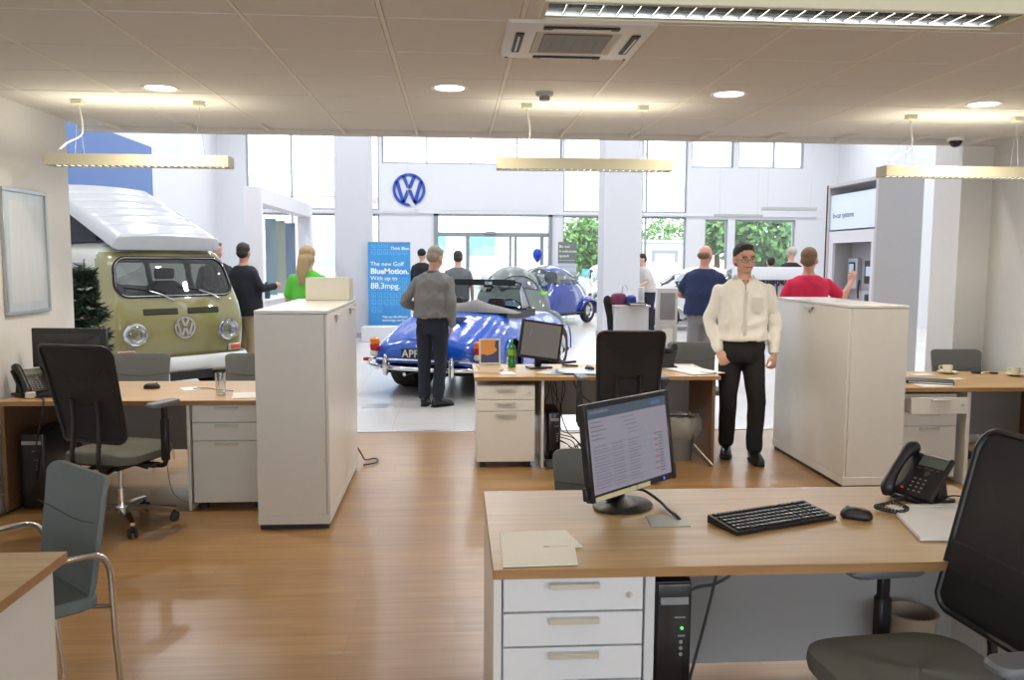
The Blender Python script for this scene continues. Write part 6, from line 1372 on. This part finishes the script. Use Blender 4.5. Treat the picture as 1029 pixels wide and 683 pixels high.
text('header_lettering', 'In-car systems', .095, mat('header_grey', (.16, .19, .24), .6), hs, Matrix.Translation((.028, Lk-.12, 2.16)) @ Matrix.Rotation(-PI/2, 4, 'Z') @ RX, .001)
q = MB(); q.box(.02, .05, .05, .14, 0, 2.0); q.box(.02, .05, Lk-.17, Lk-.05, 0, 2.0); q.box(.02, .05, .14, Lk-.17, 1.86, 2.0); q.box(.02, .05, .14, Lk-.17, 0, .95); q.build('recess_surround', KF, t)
q = MB(); q.box(.25, .26, .14, Lk-.17, .95, 1.86); q.box(.05, .25, .14, .15, .95, 1.86); q.box(.05, .25, Lk-.18, Lk-.17, .95, 1.86); q.box(.05, .25, .14, Lk-.17, .94, .95); q.build('recess_back', mat('recess_grey', (.40, .40, .41), .6), t)
for y, z, nm in ((.92, 1.55, 'touch_screen'), (.50, 1.52, 'touch_screen')):
    q = MB(); q.box(.19, .25, y-.12, y+.12, z-.24 if y > .7 else z-.14, z+.13, .008); dv = q.build('device_panel', mat('device_silver', (.45, .50, .55), .35) if y > .7 else BLACK, t)
    q = MB(); q.box(.180, .19, y-.075, y+.075, z-.07, z+.08, .004); b2 = q.build('screen_bezel', BLACK, dv); q = MB(); q.box(.178, .180, y-.055, y+.055, z-.05, z+.06); q.build('lit_screen', mat('blue_lit_screen', (.2, .25, .3), .3, emit=(.5, .65, .8), es=.6), b2)
q = MB(); q.box(.17, .25, .35, .62, .98, 1.30, .01); q.build('device_base', mat('device_silver', (.45, .50, .55), .35), t)
q = MB(); q.box(.155, .17, .44, .52, 1.12, 1.26, .006); q.build('handset', BLACK, t)
q = MB(); q.tube([(.18, .70, 1.42), (.17, .71, 1.3), (.16, .68, 1.2)], .010, 8, 4); q.build('handset_lead', BLACK, t)
# plinth with bags, by the right column
t = empty('plinth_table', (1.95, 9.45, 0), 0, 'white plinth beside the column, cluttered top, behind the middle desk chair', 'stand')
def B(name, m_, *a, par=None, bev=.004): q = MB(); q.box(*a, bev, 2); return q.build(name, m_, par)
B('plinth_body', WALLW, -.17, .20, -.2, .2, 0, 1.12, par=t); B('plinth_top', WHITE, -.19, .22, -.21, .21, 1.12, 1.14, par=t)
def single(name, q, m_, loc, label, cat, rz=0, group=None, sm=40): o = q.build(name, m_, None, sm); o.location = loc; o.rotation_euler = (0, 0, rz); return tag(o, label, cat, group)
q = MB(); q.rings([[(x*f, y*f, z) for x, y in rrect(.20, .16, .07, 5)] for z, f in ((0, .9), (.03, 1), (.08, .95), (.12, .7), (.13, .3))]); single('bag', q, mat('plum_bag', (.16, .02, .08), .6, noise_amt=.4, noise_scale=15), (1.84, 9.4, 1.14), 'plum red soft bag on top of the white plinth', 'bag')
q = MB(); q.rings([[(x*f, y*f, z) for x, y in rrect(.12, .12, .05, 5)] for z, f in ((0, .9), (.03, 1), (.09, .9), (.11, .5))]); single('bag', q, mat('blue_bag', (.02, .05, .28), .5, noise_amt=.4, noise_scale=15), (1.965, 9.33, 1.14), 'small blue bag beside the plum bag on the white plinth', 'bag')
q = MB(); q.lathe([(0, 0), (.036, 0), (.036, .045), (.030, .05), (.034, .055), (.034, .19), (.030, .20), (0, .20)], seg=24); single('spray_bottle', q, mat('white_bottle', (.75, .75, .75), .35), (2.09, 9.38, 1.14), 'tall white cylinder bottle on the right of the white plinth', 'bottle')
q = MB(); q.tube([(.0, 0, 0), (.0, 0, .18), (.03, 0, .215), (.055, 0, .19), (.055, 0, .16)], .006, 8, 5); single('hook_handle', q, ALU, (1.90, 9.5, 1.14), 'curved metal hook handle sticking up behind the bags on the plinth', 'handle')
q = MB()
q.rings([[(x+.02*math.sin(z*9), y, z) for x, y in rrect(.075*f, .06*f, .025*f, 4)] for z, f in ((.62, .5), (.70, .9), (.85, .8), (1.0, .9), (1.10, 1.1), (1.18, 1.3), (1.22, 1.0), (1.24, .4))]); single('jacket', q, mat('black_cloth', (.012, .012, .014), .9), (1.735, 9.42, 0), 'black jacket hanging off the left side of the white plinth', 'jacket')
for k, (dx, dz, w_, c) in enumerate(((-.02, 0, .30, (.65, .66, .68)), (.02, .013, .26, (.05, .05, .06)), (.03, .026, .22, (.6, .62, .66)))):
    q = MB(); q.box(-w_/2, w_/2, -.09, .09, 0, .012, .003); single('leaflet_stack', q, mat('leaflet_%d' % k, c, .5), (2.01+dx, 9.31-.0, 1.141+dz) if k else (2.0, 9.315, 1.141), ['white leaflets at the bottom of the pile on the white plinth', 'black folder in the middle of the pile on the white plinth', 'pale leaflets on top of the pile on the white plinth'][k], 'papers', .1*k) if False else q.bm.free()
q = MB(); q.box(-.10, .10, -.07, .07, 0, .03, .006); q.mi = 1; q.box(-.085, .085, -.0715, -.07, .008, .022); single('leaflet_box', q, [mat('leaflet_black', (.02, .02, .025), .4), PAPER], (2.0, 9.245, 1.14), 'black and white leaflet box at the front of the white plinth', 'box', .1)
t = empty('information_totem', (2.36, 9.30, 0), 0, 'slim white information totem with a grey panel, right of the cluttered plinth', 'sign stand')
B('totem_body', mat('totem_white', (.60, .59, .58), .5), -.115, .115, -.05, .05, 0, 1.33, par=t); B('totem_panel', mat('totem_grey', (.26, .26, .27), .5), -.085, .085, -.055, -.048, .98, 1.28, par=t, bev=.002); o = B('leaflet_holder', mat('totem_pale', (.5, .5, .5), .3), -.085, .085, -.065, -.048, .62, .92, par=t, bev=.002); B('leaflet', PAPER, -.06, .06, -.068, -.064, .70, .88, par=o, bev=0)
B('totem_foot', mat('foot_wood', (.25, .13, .07), .5), -.16, .16, -.15, .15, 0, .03, par=t)
# white counter with a black fringe on the right
c0, c1 = at(752, 280, 16.2), at(803, 263, 16.2)
t = empty('display_counter', ((c0.x+c1.x)/2, 16.2, 0), 0, 'white display counter with a black fringed edge, left of the man in red', 'counter'); hw = (c1.x-c0.x)/2+.25
B('counter_top', WALLW, -hw, hw, -.25, .25, 1.25, 1.52, par=t); B('counter_body', mat('counter_grey', (.35, .36, .38), .5), -hw+.05, hw-.05, -.2, .2, 0, 1.25, par=t)
q = MB(); rr = random.Random(9); x = -hw
while x < hw: l_ = rr.uniform(.05, .12); q.tube([(x, -.262, 1.27), (x+rr.uniform(-.02, .02), -.28, 1.22), (x+rr.uniform(-.03, .03), -.275, 1.27-l_)], .012, 5, 3); x += .022
q.build('black_fringe', BLACKM, t)
for k in range(9): B('counter_slat', BLACK, -hw+.1+k*(2*hw-.2)/8-.012, -hw+.1+k*(2*hw-.2)/8+.012, -.215, -.195, .1, 1.2, par=t, bev=.002)
# alloy wheel on a low stand
wp = at(681, 291, 21.5); t = empty('display_wheel_stand', (wp.x, 21.5, 0), 0, 'dark blue spoked alloy wheel on a white display shelf near the far right window', 'wheel display')
q = MB(); n_ = 36; q.M = Matrix.Translation((0, 0, wp.z)) @ Matrix.Rotation(PI/2, 4, 'X'); q.lathe([(.19, -.08), (.215, -.09), (.225, -.06), (.225, .06), (.215, .09), (.19, .08), (.18, 0)], seg=36, cap=False); r_ = q.build('wheel_rim', mat('rim_blue', (.06, .09, .18), .3, .4), t)
q = MB(); q.M = Matrix.Translation((0, 0, wp.z)) @ Matrix.Rotation(PI/2, 4, 'X'); q.cyl((0, 0, .02), (0, 0, .08), .05)
for k in range(7): a = k*2*PI/7; d = Vector((math.cos(a), math.sin(a), 0)); q.tube([d*.03+Vector((0, 0, .05)), d*.19+Vector((0, 0, .07))], [.022, .030], 6)
q.build('wheel_spokes', mat('rim_blue', (.06, .09, .18), .3, .4), r_)
B('display_shelf', WALLW, -.35, .9, -.15, .15, 0, wp.z-.23, par=t)
q = MB(); q.box(-.12, .12, -.05, .05, 0, .05, .01); single('small_part', q, mat('engine_grey', (.2, .2, .22), .4, .5), (wp.x+.55, 21.45, wp.z-.229), 'small grey metal part on the white shelf beside the spoked wheel', 'metal part')
# showroom pendants on long wires
def bar(px0, px1, py, Y, label):
    a, b = at(px0, py, Y), at(px1, py, Y); t = empty('showroom_pendant', ((a.x+b.x)/2, Y, 0), 0, label, 'light fitting', 'slim pendant lights in the showroom'); h = (b.x-a.x)/2
    B('housing', mat('bar_grey', (.42, .43, .42), .5), -h, h, -.05, .05, a.z-.035, a.z+.035, par=t)
    for s in (-1, 1): q = MB(); q.cyl((s*h*.8, 0, a.z+.03), (s*h*.8, 0, 6.2), .004, seg=6); q.build('suspension_wire', LGREY, t)
    return t
bar(766, 820, 209.5, 16.0, 'slim grey pendant light, right of the pair hanging before the far wall'); bar(718, 766, 216.5, 19.0, 'slim grey pendant light, left of the pair hanging before the far wall')
bar(384, 420, 208, 17.4, 'slim white pendant light hanging in front of the round blue logo') if False else None
a = at(421, 214, 20); t = empty('track_light', (a.x, 20, 0), 0, 'white angled bar light hanging just below the round blue logo', 'light fitting'); q = MB(); q.rings([[(x, y, z) for x, z in ((0, 0), (-.30, .30), (-.22, .36), (.02, .08))] for y in (-.05, .05)]); q.M = Matrix.Identity(4); h_ = q.build('housing', WALLW, t); h_.location = (0, 0, a.z-.02)
q = MB(); q.box(-1.15, 0, -.03, .03, 0, .07, .004); k_ = q.build('light_bar', WALLW, t); k_.location = (0, 0, a.z-.02)
for x_, z_ in ((-.25, .3), (-1.0, .05)): q = MB(); q.cyl((x_, 0, z_), (x_, 0, 6.2-a.z), .004, seg=6); k_ = q.build('suspension_wire', LGREY, t); k_.location = (0, 0, a.z-.02)
# ------------------------------------------------------------------ beyond the windows
def tree(px, py_top, Y, rad, label, hue):
    p = at(px, py_top, Y); t = empty('broadleaf_tree', (p.x, Y, -.06), 0, label, 'tree', 'trees beyond the car park'); H_ = p.z
    q = MB(); q.tube([(0, 0, 0), (.1, 0, H_*.4), (0, .1, H_*.8)], [.22, .15, .05], 8, 4); q.build('trunk', mat('bark', (.10, .06, .03), .9), t)
    q = MB(); rr = random.Random(int(px))
    for i in range(2600):
        d = Vector((rr.gauss(0, 1), rr.gauss(0, 1), rr.gauss(0, 1))).normalized()*rr.uniform(.55, 1)*rad; bump = 1+.25*noise.noise(d*1.2+Vector((px, 0, 0))); c = Vector((0, 0, H_-rad*.9))+Vector((d.x*bump, d.y*bump, d.z*.9*bump)); c.z = max(.5, c.z)
        a = Vector((rr.gauss(0, 1), rr.gauss(0, 1), rr.gauss(0, 1))).normalized()*.16; b = a.orthogonal().normalized()*.12; q.mi = i % 2
        q.rings([[c-a, c-b], [c+b, c+a]], cap=False, closed=False)
    q.build('foliage', [mat('leaf_a%d' % hue, [(.10, .24, .05), (.16, .30, .08)][hue], .6), mat('leaf_b%d' % hue, [(.05, .14, .03), (.09, .20, .05)][hue], .6)], t, 0)
tree(720, 214, 40, 1.1, 'green tree seen through the narrow far window right of the navy T-shirt man', 1); tree(766, 205, 37, 1.9, 'full green tree seen above the head of the walking man', 0); tree(812, 210, 44, 2.0, 'green tree at the right side of the wide far window', 0); tree(592, 215, 44, 1.9, 'pale green tree outside above the red car', 1); tree(672, 212, 62, 3.2, 'distant green tree above the pale shed outside', 1)
a, b = at(640, 240, 50), at(700, 233, 50); t = empty('shed', ((a.x+b.x)/2, 50, -.06), 0, 'long pale shed across the car park, right of the right-hand column', 'building')
B('shed_wall', mat('shed_pale', (.72, .72, .70), .8), -4, 3.2, 0, 6, 0, 2.7, par=t, bev=.02); B('shed_roof', mat('shed_roof', (.55, .52, .50), .7), -4.2, 3.4, -.2, 6.2, 2.7, 2.9, par=t, bev=.02)
q = MB(); q.box(-.9, -.7, -.05, 0, 1.6, 2.1); q.box(.5, .7, -.05, 0, 1.6, 2.1); q.box(-.9, .7, -.05, 0, 2.1, 2.3); q.build('shed_sign', mat('sign_grey', (.25, .27, .32), .6), t)
a = at(320, 240, 55); t = empty('apartment_house', (a.x, 55, -.06), 0, 'pinkish house with a blue-framed window far outside, left of the left column', 'building')
B('house_wall', mat('house_pink', (.74, .60, .54), .8), -1.6, 3.0, 0, 7, 0, 5.6, par=t, bev=.02); B('house_window', mat('house_window_blue', (.35, .52, .68), .4), .3, 3.0, -.05, 0, 1.2, 4.2, par=t, bev=.02); B('house_roof', mat('shed_roof', (.55, .52, .50), .7), -3.7, 3.7, -.3, 7.3, 5.6, 5.9, par=t, bev=.02)
a = at(460, 255, 48); t = empty('shop_building', (a.x, 48, -.06), 0, 'pale shop with turquoise panels across the road beyond the entrance', 'building')
B('shop_wall', mat('shed_pale', (.72, .72, .70), .8), -5, 6, 0, 6, 0, 3.3, par=t, bev=.02)
for x in (-2.2, .6): B('shop_panel', mat('turquoise_panel', (.18, .55, .60), .5), x, x+1.5, -.06, 0, 1.9, 3.1, par=t, bev=.01)
# ------------------------------------------------------------------ light
W_ = bpy.data.worlds.new('sky'); S.world = W_; W_.use_nodes = True; bg = W_.node_tree.nodes['Background']; bg.inputs[0].default_value = (.90, .95, 1, 1); bg.inputs[1].default_value = 4.6
for n_, (x, y) in enumerate(DLS): light('downlight_lamp', 'AREA', (x, y, 2.655), 14, (1, .86, .68), .16, spread=R(150)).data.shape = 'DISK'
for x, y in ((-.65, 1.6), (2.9, 1.6), (1.2, .0), (-1.8, -.4), (2.9, -.6)):
    downlight(x, y, 'round downlight out of view behind the camera', dl) if False else None
SPOT = mat('showroom_lamp_glow', (.9, .9, .9), .4, emit=(1, .98, .95), es=12)
sl = None
for i in range(6):
    for j in range(5):
        x, y = -5.2+3.0*i, 9.2+3.4*j
        light('showroom_lamp', 'AREA', (x, y, 6.1), 60, (.95, .97, 1), .26).data.shape = 'DISK'
for x, y in ((.87, 5.72), (-2.08, 5.86), (3.60, 5.88), (.80, 2.09)):
    light('pendant_uplight', 'AREA', (x, y, 2.35), 4.5 if y > 3 else 3, (1, .90, .70), 1.1, rot=(PI, 0, 0), sy=.08)
    light('pendant_tube', 'AREA', (x, y, 2.240), 4, (1, .92, .78), 1.1, sy=.08)
vs = S.view_settings; vs.view_transform = 'Standard'; vs.look = 'None'; vs.gamma = 1; vs.use_curve_mapping = False; vs.exposure = .06
S.cycles.max_bounces = 8; S.cycles.diffuse_bounces = 5; S.cycles.transparent_max_bounces = 16; S.cycles.sample_clamp_indirect = 4; S.cycles.caustics_reflective = False; S.cycles.caustics_refractive = False
